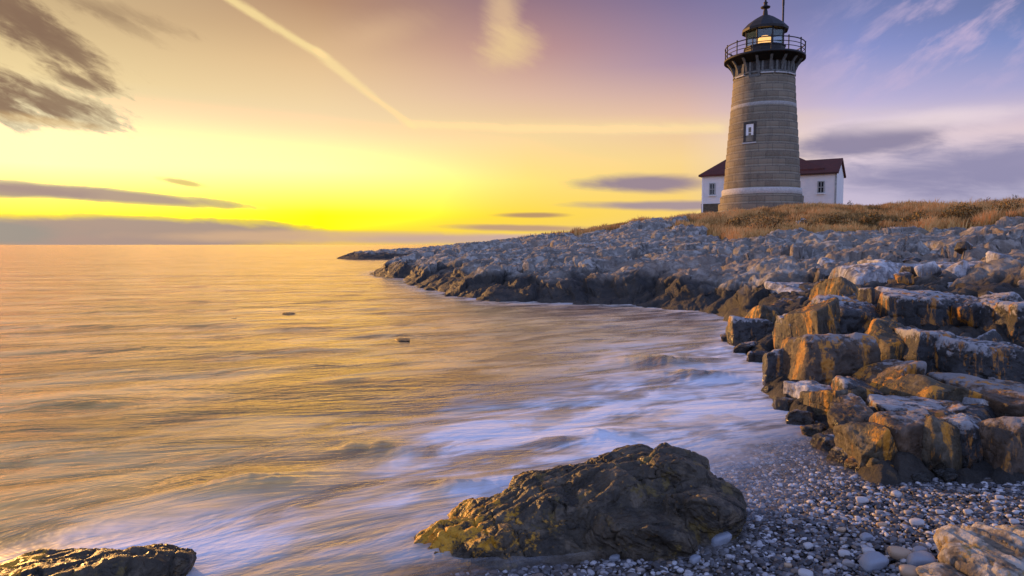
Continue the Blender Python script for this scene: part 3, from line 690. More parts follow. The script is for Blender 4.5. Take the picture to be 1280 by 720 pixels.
for i, (px, py, Yd, h_, lb) in enumerate(WD):
    c0 = at(px, py, Yd); x = c0[0]; k = Yd / F; z = float(full_h(x, Yd)[0][0]); H = .6 * max(.3, c0[2] + h_ * k * .5 - z)
    bm = bmesh.new(); r2 = random.Random(i)
    for q in range(9):
        a = r2.uniform(0, 6.3); l = r2.uniform(.1, .35) * H; top = (l * math.cos(a), l * math.sin(a), H * r2.uniform(.6, 1)); tube(bm, (0, 0, -.05), top, .008, 4, .004)
        for w_ in range(4):
            f = r2.uniform(.5, 1); b = r2.uniform(0, 6.3); pnt = [top[0] * f, top[1] * f, top[2] * f]; tube(bm, pnt, (pnt[0] + .09 * math.cos(b), pnt[1] + .09 * math.sin(b), pnt[2] + .08), .006, 4, .01)
    o = obj_bm('weed', bm, mt); o.location = (x, Yd, z); tag(o, lb, 'weed', 'dry weeds on the skyline')

# ------------------------------------------------------------------ lighthouse
MPX = 56 / F
def zt(py): return at(951, py, 56)[2] - TOW[2]
face = math.atan2(-56, -TOW[0])          # direction from tower to the viewer
lh = empty('lighthouse', TOW); tag(lh, 'tapering grey granite lighthouse with black lantern room and gallery on the grassy point', 'lighthouse')
ms_, t, p = material('granite_masonry')
uv = t.new('ShaderNodeUVMap').outputs[0]
br = t.new('ShaderNodeTexBrick'); t.set(br.inputs['Vector'], uv); br.inputs['Scale'].default_value = 1; br.inputs['Brick Width'].default_value = 1.15; br.inputs['Row Height'].default_value = .58
br.inputs['Mortar Size'].default_value = .022; br.inputs['Mortar Smooth'].default_value = .3; br.inputs['Bias'].default_value = 0
br.inputs['Color1'].default_value = (.15, .13, .095, 1); br.inputs['Color2'].default_value = (.265, .23, .165, 1); br.inputs['Mortar'].default_value = (.09, .085, .075, 1)
obc = t.new('ShaderNodeTexCoord').outputs['Object']
sp = t.noise(obc, 9, 8, .7); st = t.noise(t.mapping(obc, sc=(1, 1, .12)), 1.6, 6, .6)
c = t.mix(t.mr(sp, .35, .7, 0, .6), br.outputs['Color'], (.27, .235, .18, 1)); c = t.mix(t.mr(st, .5, .7, 0, .45), c, (.07, .065, .06, 1))
t.set(p.inputs['Base Color'], c); p.inputs['Roughness'].default_value = .85
b1 = t.bump(br.outputs['Fac'], .6, -.04); t.set(p.inputs['Normal'], t.bump(sp, .8, .05, b1))
M_BAND = simple('pale_granite_band', (.46, .46, .45), .8, 0, .4, .15, 8)
M_BELT = simple('belt_granite', (.33, .32, .30), .8, 0, .4, .2, 8)
M_CORB = simple('weathered_corbel_stone', (.12, .125, .12), .8, 0, .4, .3, 6)
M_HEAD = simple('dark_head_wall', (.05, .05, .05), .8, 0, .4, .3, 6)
M_BLACK = simple('black_iron', (.014, .013, .015), .65, .0, .1, .3, 5)
M_FRAME = simple('grey_painted_frame', (.33, .36, .36), .6)
M_WHITE = simple('white_paint', (.86, .86, .86), .55, 0, .05, .04, 3)
M_GLASSD = simple('dark_window_pane', (.02, .024, .03), .12)
M_STONEF = simple('dark_stone_surround', (.055, .05, .045), .8, 0, .4)
def tower_mesh(name, prof, mat, n=128, rows=None):
    V = []; UVs = []
    for (r, z) in prof:
        for k in range(n + 1):
            a = 2 * math.pi * k / n; V.append((r * math.cos(a), r * math.sin(a), z)); UVs.append((a * 3.1, z))
    m_ = len(prof); I = np.arange(m_ * (n + 1)).reshape(m_, n + 1)
    q = np.stack([I[:-1, :-1], I[:-1, 1:], I[1:, 1:], I[1:, :-1]], -1).reshape(-1, 4)
    o = mesh_np(name, V, q, mat, lh, True); uvl = o.data.uv_layers.new(name='UVMap')
    li = np.zeros(len(o.data.loops), dtype=np.int32); o.data.loops.foreach_get('vertex_index', li)
    uvl.data.foreach_set('uv', np.array(UVs, dtype=np.float32)[li].ravel()); return o
KR = MPX * .935 / 1.0
def rp(px): return px * MPX * (.945 if px < 25 or px > 52 or 30 < px < 48 else .92)
keyz = [(zt(272), 55), (zt(262), 53.5), (zt(246), 50.5), (zt(240), 49), (zt(236), 48.3), (zt(200), 44.8), (zt(170), 42.6), (zt(137), 39.8), (zt(118), 38.6), (zt(98), 37.4)]
kz = np.array([a for a, b in keyz]); kr = np.array([rp(b) for a, b in keyz])
prof = []; z = kz[0] - .6
while z < kz[-1]:
    r0 = float(np.interp(z, kz, kr))
    for dz, dr in ((0, -.02), (.03, .0), (.12, .016), (.46, .016), (.55, .0)): prof.append((r0 + dr, z + dz))
    z += .58
prof = [q for q in prof if q[1] < kz[-1]]
tower_mesh('tower_wall', prof, ms_)
def ring(name, r0, r1, z0, z1, mat, n=96, bev=.03):
    bm = bmesh.new(); lathe(bm, [(r0, z0), (r1 - bev, z0), (r1, z0 + bev), (r1, z1 - bev), (r1 - bev, z1), (r0, z1)], n); return obj_bm(name, bm, mat, lh, True)
ring('base_band', rp(44), rp(51.2), zt(245), zt(237.5), M_BAND)
ring('belt_course', rp(36), rp(40.4), zt(140.5), zt(133.5), M_BELT)
# plain head below gallery with corbels and arched openings
zb_, zc_ = zt(98), zt(79)
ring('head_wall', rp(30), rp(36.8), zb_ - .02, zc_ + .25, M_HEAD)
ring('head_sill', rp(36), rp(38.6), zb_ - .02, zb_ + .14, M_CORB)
nb = 16
for k in range(nb):
    a = face + 2 * math.pi * (k + .5) / nb
    ca, sa = math.cos(a), math.sin(a)
    bm = bmesh.new()
    pr = [(rp(36.5), zb_ + .14), (rp(38.4), zb_ + .16), (rp(39.5), zb_ + .5), (rp(42), zb_ + .85), (rp(46.5), zc_ - .02), (rp(36.5), zc_ - .02)]
    fr = []
    for s in (-.09, .09):
        fr.append([bm.verts.new((r * ca - s * sa, r * sa + s * ca, z)) for r, z in pr])
    bm.faces.new(fr[0]); bm.faces.new(fr[1][::-1])
    for i in range(len(pr)): j = (i + 1) % len(pr); bm.faces.new((fr[0][i], fr[0][j], fr[1][j], fr[1][i]))
    obj_bm('corbel', bm, M_CORB, lh)
def tower_window(da, pyc, w, h, rr_, stone, arch, inner):
    a = face + da; ca, sa = math.cos(a), math.sin(a); zc = zt(pyc)
    M = Matrix(((-sa, ca, 0, rr_ * ca), (ca, sa, 0, rr_ * sa), (0, 0, 1, zc), (0, 0, 0, 1)))
    def shape(bw, bh, y0, y1, ar, hole=None):
        bm = bmesh.new()
        def loop(bw, bh, ar):
            pts = [(-bw / 2, -bh / 2), (bw / 2, -bh / 2)]
            if ar: pts += [(bw / 2 * math.cos(t_), bh / 2 - bw / 2 + bw / 2 * math.sin(t_)) for t_ in np.linspace(0, math.pi, 9)]
            else: pts += [(bw / 2, bh / 2), (-bw / 2, bh / 2)]
            return pts
        o = loop(bw, bh, ar)
        if hole:
            i = loop(*hole, ar)
            L4 = [[bm.verts.new((x, y, z)) for x, z in pts] for pts, y in ((o, y0), (o, y1), (i, y1), (i, y0))]
            for q in range(4):
                A, B = L4[q], L4[(q + 1) % 4]
                for k in range(len(A)): j = (k + 1) % len(A); bm.faces.new((A[k], A[j], B[j], B[k]))
        else:
            A = [bm.verts.new((x, y0, z)) for x, z in o]; B = [bm.verts.new((x, y1, z)) for x, z in o]
            bm.faces.new(A); bm.faces.new(B[::-1])
            for k in range(len(A)): j = (k + 1) % len(A); bm.faces.new((A[k], A[j], B[j], B[k]))
        bmesh.ops.transform(bm, matrix=M, verts=bm.verts); return bm
    win = obj_bm('window', shape(w + .34, h + .34, -.12, .09, arch, (w, h)), stone, lh)
    obj_bm('window_frame', shape(w - .004, h - .004, -.1, .04, arch, (w * .36, h * .62)), inner, win)
    obj_bm('pane', shape(w * .38, h * .64, -.10, -.02, arch), M_GLASSD, win)
    bm = shape(w * .38, .05, -.02, .03, False); obj_bm('glazing_bar', bm, inner, win)
    if not arch: bm = bmesh.new(); bx(bm, 0, .06, -h / 2 - .12, w + .45, .2, .1); bmesh.ops.transform(bm, matrix=M, verts=bm.verts); obj_bm('sill', bm, M_BAND, win)
rw_ = float(np.interp(zt(171), kz, kr))
tower_window(-.36, 171, .62, 1.35, rw_ - .0, M_STONEF, False, M_WHITE)
for da in (-.30, .1, .55, -.85, 1.0): tower_window(da, 91, .52, 1.15 if da == -.30 else .8, rp(37.0), M_CORB, da == -.30, M_STONEF)
# gallery
zg = zt(76)
bm = bmesh.new(); lathe(bm, [(rp(36), zc_ - .05), (rp(40), zc_ - .35), (rp(48.5), zc_ + .25), (rp(51.3), zg - .08), (rp(51.3), zg + .12), (rp(20), zg + .12)], 64); obj_bm('gallery', bm, M_BLACK, lh, True)
rr0 = rp(50)
NP = 14
ro = None
for zz_, rt in ((.95, .042), (.32, .028), (.62, .028)):
    bm = bmesh.new(); zz2 = zg + .12 + zz_
    lathe(bm, [(rr0 + rt * math.cos(q), zz2 + rt * math.sin(q)) for q in np.linspace(0, 2 * math.pi, 7)], 64)
    bmesh.ops.remove_doubles(bm, verts=bm.verts, dist=1e-4)
    if ro is None: ro = obj_bm('railing', bm, M_BLACK, lh, True)
    else: obj_bm('rail', bm, M_BLACK, ro, True)
for k in range(NP):
    a = face + .16 + 2 * math.pi * k / NP; bm = bmesh.new(); tube(bm, (rr0 * math.cos(a), rr0 * math.sin(a), zg + .1), (rr0 * math.cos(a), rr0 * math.sin(a), zg + 1.12), .045, 6)
    bmesh.ops.create_icosphere(bm, subdivisions=1, radius=.07, matrix=Matrix.Translation((rr0 * math.cos(a), rr0 * math.sin(a), zg + 1.15))); obj_bm('post', bm, M_BLACK, ro)
# lantern room
zl0, zl1 = zt(60), zt(40)
bm = bmesh.new(); lathe(bm, [(rp(26), zg + .1), (rp(26), zl0 - .1), (rp(27), zl0 - .08), (rp(27), zl0), (rp(8), zl0)], 12); obj_bm('lantern_base', bm, M_BLACK, lh)
mgl, t, p = material('lantern_glazing')
gl = t.new('ShaderNodeBsdfGlossy'); gl.inputs['Roughness'].default_value = .04; gl.inputs[0].default_value = (.75, .9, .95, 1); tr = t.new('ShaderNodeBsdfTransparent'); tr.inputs[0].default_value = (.62, .74, .78, 1)
mx = t.new('ShaderNodeMixShader'); mx.inputs[0].default_value = .12; t.l.new(tr.outputs[0], mx.inputs[1]); t.l.new(gl.outputs[0], mx.inputs[2]); t.l.new(mx.outputs[0], t.n['Material Output'].inputs[0])
RL = rp(24); NS = 8
for k in range(NS):
    a = face + .0 + 2 * math.pi * (k + .5) / NS; b = a + 2 * math.pi / NS
    pa = (RL * math.cos(a), RL * math.sin(a)); pb = (RL * math.cos(b), RL * math.sin(b))
    bm = bmesh.new(); vs = [bm.verts.new((*pa, zl0)), bm.verts.new((*pb, zl0)), bm.verts.new((*pb, zl1)), bm.verts.new((*pa, zl1))]; bm.faces.new(vs); 
    bmesh.ops.solidify(bm, geom=bm.faces[:], thickness=.015); obj_bm('glass_pane', bm, mgl, lh)
    bm = bmesh.new(); tube(bm, (*pa, zl0 - .02), (*pa, zl1 + .05), .065, 6); obj_bm('mullion', bm, M_BLACK, lh)
mle, t, p = material('lamp_lens'); p.inputs['Base Color'].default_value = (.9, .5, .15, 1); p.inputs['Roughness'].default_value = .15; p.inputs['Emission Color'].default_value = (1, .42, .08, 1); p.inputs['Emission Strength'].default_value = 2.2
bm = bmesh.new(); pr = [(0, zl0)]
for i in range(15): q = i / 14; pr.append(((.28 + .34 * math.sin(q * math.pi)) + (.04 if i % 2 else 0), zl0 + .08 + q * .85))
pr.append((0, zl0 + .95)); lathe(bm, pr, 20); obj_bm('lens', bm, mle, lh, False)
bm = bmesh.new(); ze = zt(38)
lathe(bm, [(rp(20), ze - .1), (rp(29.5), ze - .16), (rp(29.8), ze + .02), (rp(22), ze + .48), (rp(13), ze + .88), (rp(6), ze + 1.12), (rp(3), ze + 1.2), (0, ze + 1.22)], 12); obj_bm('lantern_roof', bm, M_BLACK, lh)
bm = bmesh.new(); zf = ze + 1.2
lathe(bm, [(.2, zf), (.17, zf + .3), (.13, zf + .42), (.16, zf + .5), (.36, zf + .56), (.38, zf + .64), (.16, zf + .72), (.13, zf + .9), (.19, zf + .96), (.08, zf + 1.06), (.04, zf + 1.4), (0, zf + 1.41)], 14); obj_bm('finial', bm, M_BLACK, lh, True)
# lightning rod / antenna
rx_ = at(980.5, 30, 56)[0] - TOW[0]
bm = bmesh.new(); tube(bm, (rx_, .3, zt(62)), (rx_, .3, zt(-6)), .075, 6); tube(bm, (rx_, .3, zt(5)), (rx_, .3, zt(-6)), .09, 6); tube(bm, (rx_, .3, zt(50)), (rx_ - .5, .2, zt(50)), .04, 5); obj_bm('antenna', bm, M_BLACK, lh)

# ------------------------------------------------------------------ keeper's house
mr_, t, p = material('red_roof_shingle')
ob = t.new('ShaderNodeTexCoord').outputs['Object']; b_ = t.new('ShaderNodeTexBrick'); t.set(b_.inputs['Vector'], t.mapping(ob, rot=(R(0), 0, 0))); b_.inputs['Scale'].default_value = 3
b_.inputs['Color1'].default_value = (.085, .018, .014, 1); b_.inputs['Color2'].default_value = (.13, .028, .02, 1); b_.inputs['Mortar'].default_value = (.04, .012, .01, 1)
t.set(p.inputs['Base Color'], t.mix(t.mr(t.noise(ob, 2, 6), .4, .7, 0, .5), b_.outputs['Color'], (.06, .02, .016, 1))); p.inputs['Roughness'].default_value = .75
M_CLAP, t, p = material('white_clapboard')
ob = t.new('ShaderNodeTexCoord').outputs['Object']; wv = t.new('ShaderNodeTexWave', bands_direction='Z', wave_profile='SAW'); t.set(wv.inputs[0], ob); wv.inputs['Scale'].default_value = 1.3
t.set(p.inputs['Base Color'], t.mix(t.mr(t.noise(ob, 1.5, 6), .4, .7), (.74, .76, .78, 1), (.82, .82, .82, 1))); p.inputs['Roughness'].default_value = .6; t.set(p.inputs['Normal'], t.bump(wv.outputs['Fac'], .4, .04))
M_FOUND = simple('stone_foundation', (.10, .085, .06), .9, 0, .5)
TH = R(-33); HX = np.array([math.cos(TH), math.sin(TH)]); HY = np.array([-math.sin(TH), math.cos(TH)])
# origin at the front right corner of the wing
HC = at(1045, 252, 63); zbase = at(1045, 262, 63)[2] - .5
house = empty('keepers_house', (HC[0], 63., zbase), TH); tag(house, 'white keeper house with dark red roof standing behind the stone tower', 'house')
def px_of(lx, ly, lz):
    w = np.array([HC[0], 63., zbase + lz]); w[:2] += HX * lx + HY * ly
    dz = w - np.array([0, 0, CAMH]); fwd = dz[1] * CP - dz[2] * SP; up = dz[1] * SP + dz[2] * CP
    return 640 + F * dz[0] / fwd, 360 - F * up / fwd
def solve_x(px, ly):
    lo_, hi_ = -30., 10.
    for _ in range(50):
        m_ = (lo_ + hi_) / 2
        if px_of(m_, ly, 3)[0] < px: lo_ = m_
        else: hi_ = m_
    return lo_
def solve_z(py, lx, ly):
    lo_, hi_ = -5., 20.
    for _ in range(50):
        m_ = (lo_ + hi_) / 2
        if px_of(lx, ly, m_)[1] > py: lo_ = m_
        else: hi_ = m_
    return lo_
xl = solve_x(877.5, .6); ez = solve_z(215.5, 0, 0); el = solve_z(220.5, xl, .6); xm = xl + 4.2
WD_ = 4.6       # wing depth
rz_ = solve_z(200, 0, WD_ / 2)
def wallblock(x0, x1, y0, y1, z0, z1, name='wall', mat=None):
    bm = bmesh.new(); bx(bm, (x0 + x1) / 2, (y0 + y1) / 2, (z0 + z1) / 2, x1 - x0, y1 - y0, z1 - z0); return obj_bm(name, bm, mat or M_CLAP, house)
# wing: gabled, ridge along x
bm = bmesh.new(); xs = (solve_x(985, 0), 0.)
pts = [(0, -1.), (WD_, -1.), (WD_, ez), (WD_ / 2, rz_), (0, ez)]
Av = [[bm.verts.new((x, y, z)) for y, z in pts] for x in xs]
bm.faces.new(Av[0]); bm.faces.new(Av[1][::-1])
for i in range(5): j = (i + 1) % 5; bm.faces.new((Av[0][i], Av[0][j], Av[1][j], Av[1][i]))
obj_bm('wall', bm, M_CLAP, house)
def roofslab(name, quad, th=.16):
    bm = bmesh.new(); vs = [bm.verts.new(q) for q in quad]; f = bm.faces.new(vs); bmesh.ops.recalc_face_normals(bm, faces=bm.faces)
    if f.normal.z < 0: f.normal_flip()
    top = [bm.verts.new((q[0], q[1], q[2] + th)) for q in quad]; bm.faces.new(top)
    for i in range(len(vs)): j = (i + 1) % len(vs); bm.faces.new((vs[i], vs[j], top[j], top[i]))
    return obj_bm(name, bm, mr_, house)
ov = .25; sl = (rz_ - ez) / (WD_ / 2)
roofslab('roof', [(xs[0], -ov, ez - ov * sl + .02), (.18, -ov, ez - ov * sl + .02), (.18, WD_ / 2, rz_ + .02), (xs[0], WD_ / 2, rz_ + .02)])
roofslab('roof', [(xs[0], WD_ / 2, rz_ + .02), (.18, WD_ / 2, rz_ + .02), (.18, WD_ + ov, ez - ov * sl + .02), (xs[0], WD_ + ov, ez - ov * sl + .02)])
# main block: hipped
x0, x1, y0, y1 = xl, -1.4, .6, 8.2
fz = solve_z(255, xl, .6)
wallblock(x0, x1, y0, y1, fz, el); wallblock(x0 - .04, x1 + .04, y0 - .04, y1 + .04, -2., fz, 'foundation', M_FOUND)
rzt = solve_z(181, (x0 + x1) / 2, 4.4)
bm = bmesh.new(); o_ = .3
E = [(x0 - o_, y0 - o_), (x1 + o_, y0 - o_), (x1 + o_, y1 + o_), (x0 - o_, y1 + o_)]
lo4 = [bm.verts.new((*q, el - .05)) for q in E]; mid4 = [bm.verts.new((*q, el + .12)) for q in E]
ra = bm.verts.new((x0 + 3.6, 4.4, rzt)); rb = bm.verts.new((x1 - 5.6, 4.4, rzt))
bm.faces.new(lo4[::-1])
for i in range(4): j = (i + 1) % 4; bm.faces.new((lo4[i], lo4[j], mid4[j], mid4[i]))
bm.faces.new((mid4[0], mid4[1], rb, ra)); bm.faces.new((mid4[1], mid4[2], rb)); bm.faces.new((mid4[2], mid4[3], ra, rb)); bm.faces.new((mid4[3], mid4[0], ra))
obj_bm('roof', bm, mr_, house)
def hwin(px, py, ly, w, h):
    lx = solve_x(px, ly); lz = solve_z(py, lx, ly)
    bm = bmesh.new()
    for sx in (-1, 1): bx(bm, lx + sx * (w / 2 + .05), ly - .02, lz, .1, .14, h + .2)
    for sz in (-1, 1): bx(bm, lx, ly - .022, lz + sz * (h / 2 + .05), w, .13, .1)
    wn = obj_bm('window', bm, M_FRAME, house)
    bm = bmesh.new(); bx(bm, lx, ly - .01, lz, w, .05, h); obj_bm('pane', bm, M_GLASSD, wn)
    bm = bmesh.new(); bx(bm, lx, ly - .05, lz, .06, .05, h); bx(bm, lx, ly - .052, lz, w, .05, .06); obj_bm('glazing_bar', bm, M_FRAME, wn)
    bm = bmesh.new(); bx(bm, lx, ly - .08, lz - h / 2 - .14, w + .34, .2, .07); obj_bm('sill', bm, M_WHITE, wn)
hwin(1026.5, 234, 0, .42, .95); hwin(890.5, 236.5, .6, .42, 1.05)
for (cx_, cy_, zt_) in ((-.06, -.015, ez), (x0 + .08, y0 - .015, el)):
    bm = bmesh.new(); bx(bm, cx_, cy_, zt_ / 2 + .2, .16, .06, zt_ - .6); obj_bm('corner_board', bm, M_FRAME if cx_ > -.5 else M_WHITE, house)

# ------------------------------------------------------------------ sky (world): colours of a sunset sky by bearing and height
SUN_AZ, SUN_EL = R(-46), R(8.0)
W = bpy.data.worlds.new('World'); S.world = W; W.use_nodes = True
t = NT(W.node_tree); t.n.clear(); out = t.new('ShaderNodeOutputWorld')
gen = t.new('ShaderNodeTexCoord').outputs['Generated']
nv = t.new('ShaderNodeVectorMath', operation='NORMALIZE'); t.set(nv.inputs[0], gen)
sx = t.new('ShaderNodeSeparateXYZ'); t.set(sx.inputs[0], nv.outputs[0])
AZn = t.math('MULTIPLY', t.math('ARCTAN2', sx.outputs[0], sx.outputs[1]), 180 / math.pi)
ELn = t.math('MULTIPLY', t.math('ARCSINE', sx.outputs[2]), 180 / math.pi)
def azel(px, py):
    d = ray(px, py); return math.degrees(math.atan2(d[0], d[1])), math.degrees(math.asin(d[2] / np.linalg.norm(d)))
cols = [ # bearing column: (picture column, [(picture row, sRGB)])
 (60,  [(306, (196, 150, 90)), (272, (255, 226, 60)), (240, (255, 240, 130)), (205, (255, 247, 195)), (165, (253, 240, 196)), (90, (238, 212, 158)), (0, (206, 178, 134))]),
 (400, [(306, (235, 190, 110)), (290, (255, 224, 10)), (266, (255, 238, 20)), (245, (255, 236, 112)), (212, (253, 240, 180)), (150, (248, 220, 172)), (80, (229, 193, 147)), (0, (182, 142, 112))]),
 (660, [(306, (246, 206, 110)), (270, (255, 218, 70)), (228, (254, 226, 125)), (175, (249, 218, 158)), (120, (224, 186, 163)), (60, (190, 146, 142)), (0, (150, 118, 132))]),
 (850, [(306, (240, 205, 130)), (260, (252, 212, 110)), (200, (250, 214, 146)), (140, (228, 190, 170)), (80, (172, 146, 170)), (0, (128, 116, 154))]),
 (1060, [(306, (206, 190, 205)), (240, (196, 184, 208)), (170, (232, 212, 218)), (125, (188, 178, 214)), (60, (138, 146, 202)), (0, (112, 124, 176))]),
 (1270, [(306, (190, 184, 208)), (240, (184, 178, 204)), (160, (222, 200, 208)), (110, (172, 168, 208)), (50, (126, 142, 196)), (0, (108, 122, 170))])]
prev = None
for i, (pc, st_) in enumerate(cols):
    s2 = []
    for py, c in st_:
        q = list(srgb(*c))
        s2.append(((azel(pc, py)[1] + 2) / 92, tuple(q)))
    top = st_[-1][1]
    # overhead the dome turns violet blue
    s2 += [(.48, srgb(*[int(a * .45 + b * .55) for a, b in zip(top, (114, 131, 180))])), (.8, srgb(108, 127, 178))]
    r_ = t.ramp(t.math('DIVIDE', t.math('ADD', ELn, 2), 92), s2)
    if prev is None: prev = r_
    else:
        a0, a1 = azel(cols[i - 1][0], 250)[0], azel(pc, 250)[0]
        prev = t.mix(t.mr(AZn, a0, a1, 0, 1, False), prev, r_)
# unseen side of the sky away from the sunset, brightened as fill light
backc = t.ramp(t.math('DIVIDE', t.math('ADD', ELn, 2), 92), [(0, srgb(165, 166, 190)), (.12, srgb(164, 172, 206)), (.35, srgb(138, 155, 206)), (.8, srgb(108, 128, 180))])
bf = t.math('MAXIMUM', t.mr(AZn, 42, 80), t.mr(AZn, -60, -110))
vm = t.new('ShaderNodeVectorMath', operation='SCALE'); t.set(vm.inputs[0], backc); vm.inputs['Scale'].default_value = 1.8
sky = t.mix(bf, prev, vm.outputs[0])
# clouds
cmb = t.new('ShaderNodeCombineXYZ'); t.set(cmb.inputs[0], AZn); t.set(cmb.inputs[1], ELn)
ae = cmb.outputs[0]
def cl_noise(sx_, sy_, rot=0, sc=.25, det=7, dist=.6, loc=(0, 0, 0)):
    return t.noise(t.mapping(t.mapping(ae, loc=loc), rot=(0, 0, R(rot)), sc=(sx_, sy_, 1)), sc, det, .6, dist)
wob = cl_noise(.35, 1.4, 4, .5, 6, .4); wob2 = t.math('ADD', t.math('MULTIPLY', cl_noise(.30, 1.5, 24, .5, 8, .3, (5, 2, 0)), .6), t.math('MULTIPLY', cl_noise(.55, 1.6, 24, 1.3, 8, .5, (3, 7, 0)), .4))
def ell(px, py, wpx, hpx, rot=0, soft=.5, nz=None, namp=1.2, wide=1.):
    a0, e0 = azel(px, py); aw_ = abs(azel(px + wpx / 2, py)[0] - azel(px - wpx / 2, py)[0]) / 2; eh = abs(azel(px, py - hpx / 2)[1] - azel(px, py + hpx / 2)[1]) / 2
    m_ = t.mapping(ae, loc=(0, 0, 0), sc=(1, 1, 1))
    su = t.new('ShaderNodeVectorMath', operation='SUBTRACT'); t.set(su.inputs[0], ae); su.inputs[1].default_value = (a0, e0, 0)
    rm_ = t.mapping(su.outputs[0], rot=(0, 0, R(-rot))); dv = t.new('ShaderNodeVectorMath', operation='DIVIDE'); t.set(dv.inputs[0], rm_); dv.inputs[1].default_value = (aw_, eh, 1)
    ln = t.new('ShaderNodeVectorMath', operation='LENGTH'); t.set(ln.inputs[0], dv.outputs[0])
    q = t.math('ADD', ln.outputs['Value'], t.math('MULTIPLY', t.math('SUBTRACT', nz if nz is not None else wob, .5), namp))
    return t.mr(q, 1 + soft / 2, 1 - soft, 0, 1)
def cloud(base, mask, col, amt=1.):
    return t.mix(t.math('MULTIPLY', mask, amt, clamp=True), base, srgb(*col))
# long grey bank low on the horizon at the left
sky = cloud(sky, ell(160, 292, 560, 42, 0, .35, wob, .9), (168, 146, 140), .95)
sky = cloud(sky, ell(420, 296, 460, 17, 0, .5, wob, .8), (214, 176, 140), .8)
sky = cloud(sky, ell(-120, 290, 500, 40, 0, .35, wob, .9), (150, 146, 140), .9)
sky = cloud(sky, ell(120, 243, 420, 17, -3.5, .5, wob, 1.0), (172, 146, 140), .9)
sky = cloud(sky, ell(10, 238, 240, 18, -2, .5, wob, 1.0), (166, 142, 136), .9)
sky = cloud(sky, ell(228, 228, 60, 8, -8, .8, wob2, 1.2), (216, 180, 90), .6)
# dark broken clouds top left
for a in [(60, 50, 190, 60, -24), (20, 18, 150, 56, -24), (100, 102, 100, 26, -12), (60, 128, 190, 44, -12), (-10, 115, 150, 60, -16), (130, 10, 190, 24, -10), (150, 28, 120, 20, -20)]:
    sky = cloud(sky, ell(*a, .7, wob2, 3.4), (134, 106, 86), .9 if a[0] < 120 else .35)
sky = cloud(sky, ell(60, 152, 150, 14, -3, .8, wob2, 1.5), (214, 176, 120), .6)
# lens clouds right of middle
sky = cloud(sky, ell(805, 229, 170, 24, 0, .6, wob, .9), (148, 130, 148), .95)
sky = cloud(sky, ell(835, 257, 240, 13, -1, .6, wob, .9), (158, 140, 156), .9)
sky = cloud(sky, ell(665, 269, 90, 7, 0, .6, wob, .6), (178, 140, 110), .9)
sky = cloud(sky, ell(650, 285, 190, 9, -1, .6, wob, .8), (182, 146, 130), .85)
sky = cloud(sky, ell(760, 298, 420, 12, 0, .8, wob, .8), (214, 186, 190), .8)
# grey sheet behind the tower on the right
sky = cloud(sky, ell(1085, 176, 220, 46, 3, .6, wob, 1.5), (140, 132, 160), .95)
sky = cloud(sky, ell(1230, 212, 440, 70, 0, .7, wob, 1.7), (142, 138, 172), .92)
sky = cloud(sky, ell(1500, 200, 420, 90, 0, .8, wob, 1.6), (158, 150, 182), .85)
sky = cloud(sky, ell(1160, 150, 260, 26, 2, .9, wob, 1.2), (244, 224, 226), .6)
# thin pink cirrus top right
cir = cl_noise(.5, 1.2, -30, .5, 8, .25, (2, 9, 0))
cm = t.math('MULTIPLY', ell(1190, 40, 420, 170, 8, 1.2, wob2, .8), t.mr(cir, .45, .70))
sky = cloud(sky, cm, (204, 182, 212), .75)
# bright veil patches and the contrails
sky = cloud(sky, ell(636, 58, 76, 60, 10, .9, wob2, 1.6), (240, 208, 150), .7)
sky = cloud(sky, ell(628, 14, 46, 90, -4, .9, wob2, 1.4), (236, 200, 152), .6)
sky = cloud(sky, ell(470, 42, 140, 40, 18, 1.4, wob2, 1.2), (228, 190, 148), .4)
sky = cloud(sky, ell(700, 160, 600, 22, 0, 1.2, wob, .6), (254, 222, 160), .45)
def trail(p0, p1, w0, w1, col, amt):
    a0, e0 = azel(*p0); a1, e1 = azel(*p1); Ld = math.hypot(a1 - a0, e1 - e0); ux, uy = (a1 - a0) / Ld, (e1 - e0) / Ld
    su = t.new('ShaderNodeVectorMath', operation='SUBTRACT'); t.set(su.inputs[0], ae); su.inputs[1].default_value = (a0, e0, 0)
    d1 = t.new('ShaderNodeVectorMath', operation='DOT_PRODUCT'); t.set(d1.inputs[0], su.outputs[0]); d1.inputs[1].default_value = (ux, uy, 0)
    d2 = t.new('ShaderNodeVectorMath', operation='DOT_PRODUCT'); t.set(d2.inputs[0], su.outputs[0]); d2.inputs[1].default_value = (-uy, ux, 0)
    al_ = d1.outputs['Value']; side = t.math('ABSOLUTE', t.math('ADD', d2.outputs['Value'], t.math('MULTIPLY', t.math('SUBTRACT', wob2, .5), .8)))
    wd = t.mr(al_, 0, Ld, w0, w1, False)
    m_ = t.mr(t.math('DIVIDE', side, wd), 1.2, .2); m_ = t.math('MULTIPLY', m_, t.mr(al_, -1.0, .3)); m_ = t.math('MULTIPLY', m_, t.mr(al_, Ld + 1.2, Ld - .3))
    return cloud(sky, m_, col, amt)
sky = trail((230, -40), (400, 68), .42, .4, (254, 226, 158), .75)
sky = trail((400, 68), (512, 156), .5, .35, (254, 224, 160), .7)
sky = trail((514, 155), (900, 160), .4, .5, (254, 226, 164), .6)
sky = cloud(sky, ell(640, 299, 460, 13, 0, .6, wob, .7), (196, 166, 160), .75)
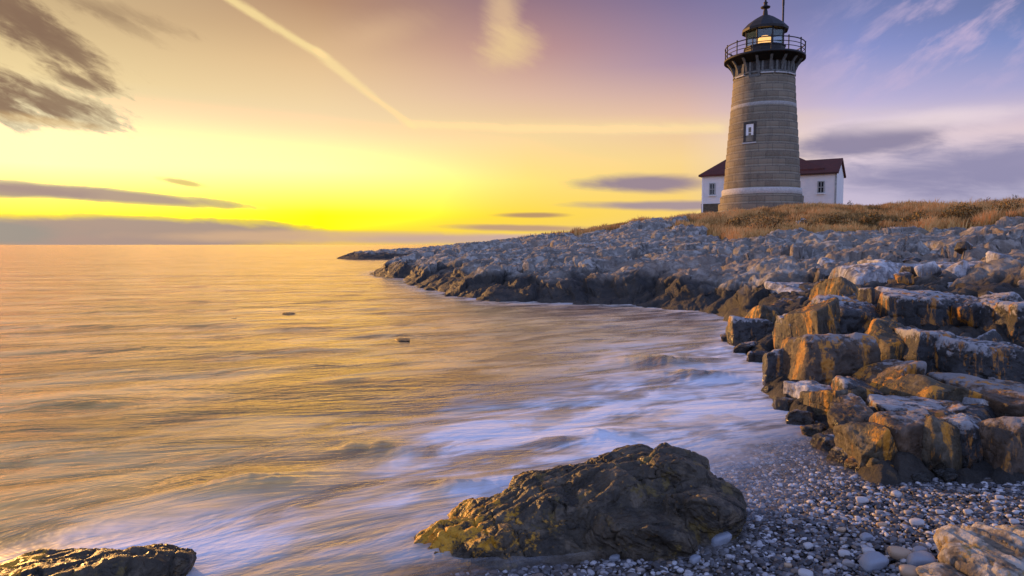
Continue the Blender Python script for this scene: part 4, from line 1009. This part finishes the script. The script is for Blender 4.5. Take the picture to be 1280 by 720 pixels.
# the clear glow over the set sun is brighter than white: extend its red and yellow light
sp_ = t.new('ShaderNodeSeparateColor'); t.set(sp_.inputs[0], sky)
glow = t.math('MULTIPLY', t.mr(sp_.outputs[1], .68, .90), t.math('MULTIPLY', t.mr(AZn, 34, 5), t.mr(AZn, -95, -45)))
core = t.math('MULTIPLY', t.math('MULTIPLY', glow, t.mr(ELn, 12, 1)), t.math('MULTIPLY', t.mr(AZn, 6, -14), t.mr(AZn, -48, -24)))
cbn = t.new('ShaderNodeCombineColor')
t.set(cbn.inputs[0], t.math('MULTIPLY', sp_.outputs[0], t.math('ADD', 1, t.math('MULTIPLY', glow, 2.3))))
t.set(cbn.inputs[1], t.math('MULTIPLY', sp_.outputs[1], t.math('ADD', t.math('ADD', 1, t.math('MULTIPLY', glow, .08)), t.math('MULTIPLY', core, 1.15))))
t.set(cbn.inputs[2], sp_.outputs[2]); sky = cbn.outputs[0]
bg1 = t.new('ShaderNodeBackground'); t.set(bg1.inputs[0], sky); bg1.inputs[1].default_value = 1.0
ns = t.new('ShaderNodeTexSky', sky_type='NISHITA'); ns.sun_disc = False; ns.sun_elevation = SUN_EL; ns.sun_rotation = SUN_AZ; ns.air_density = 1; ns.dust_density = 1
bg2 = t.new('ShaderNodeBackground'); t.set(bg2.inputs[0], ns.outputs[0]); bg2.inputs[1].default_value = .001
ad = t.new('ShaderNodeAddShader'); t.l.new(bg1.outputs[0], ad.inputs[0]); t.l.new(bg2.outputs[0], ad.inputs[1]); t.l.new(ad.outputs[0], out.inputs[0])

sd = bpy.data.lights.new('sun', 'SUN'); sd.energy = 5.0; sd.angle = R(.8); sd.color = (1, .50, .14)
so = bpy.data.objects.new('sun', sd); COL.objects.link(so)
dirv = Vector((math.sin(SUN_AZ) * math.cos(SUN_EL), math.cos(SUN_AZ) * math.cos(SUN_EL), math.sin(SUN_EL)))
so.rotation_euler = dirv.to_track_quat('Z', 'Y').to_euler()

cam = bpy.data.cameras.new('camera'); cam.lens = 24; cam.sensor_width = 36; cam.clip_end = 60000; cam.clip_start = .05
co = bpy.data.objects.new('camera', cam); COL.objects.link(co); co.location = (0, 0, CAMH); co.rotation_euler = (R(90) - PITCH, 0, 0)
S.camera = co
S.render.engine = 'CYCLES'
S.view_settings.view_transform = 'Standard'; S.view_settings.look = 'None'; S.view_settings.exposure = 0; S.view_settings.gamma = 1
S.render.resolution_x = 1024; S.render.resolution_y = 576
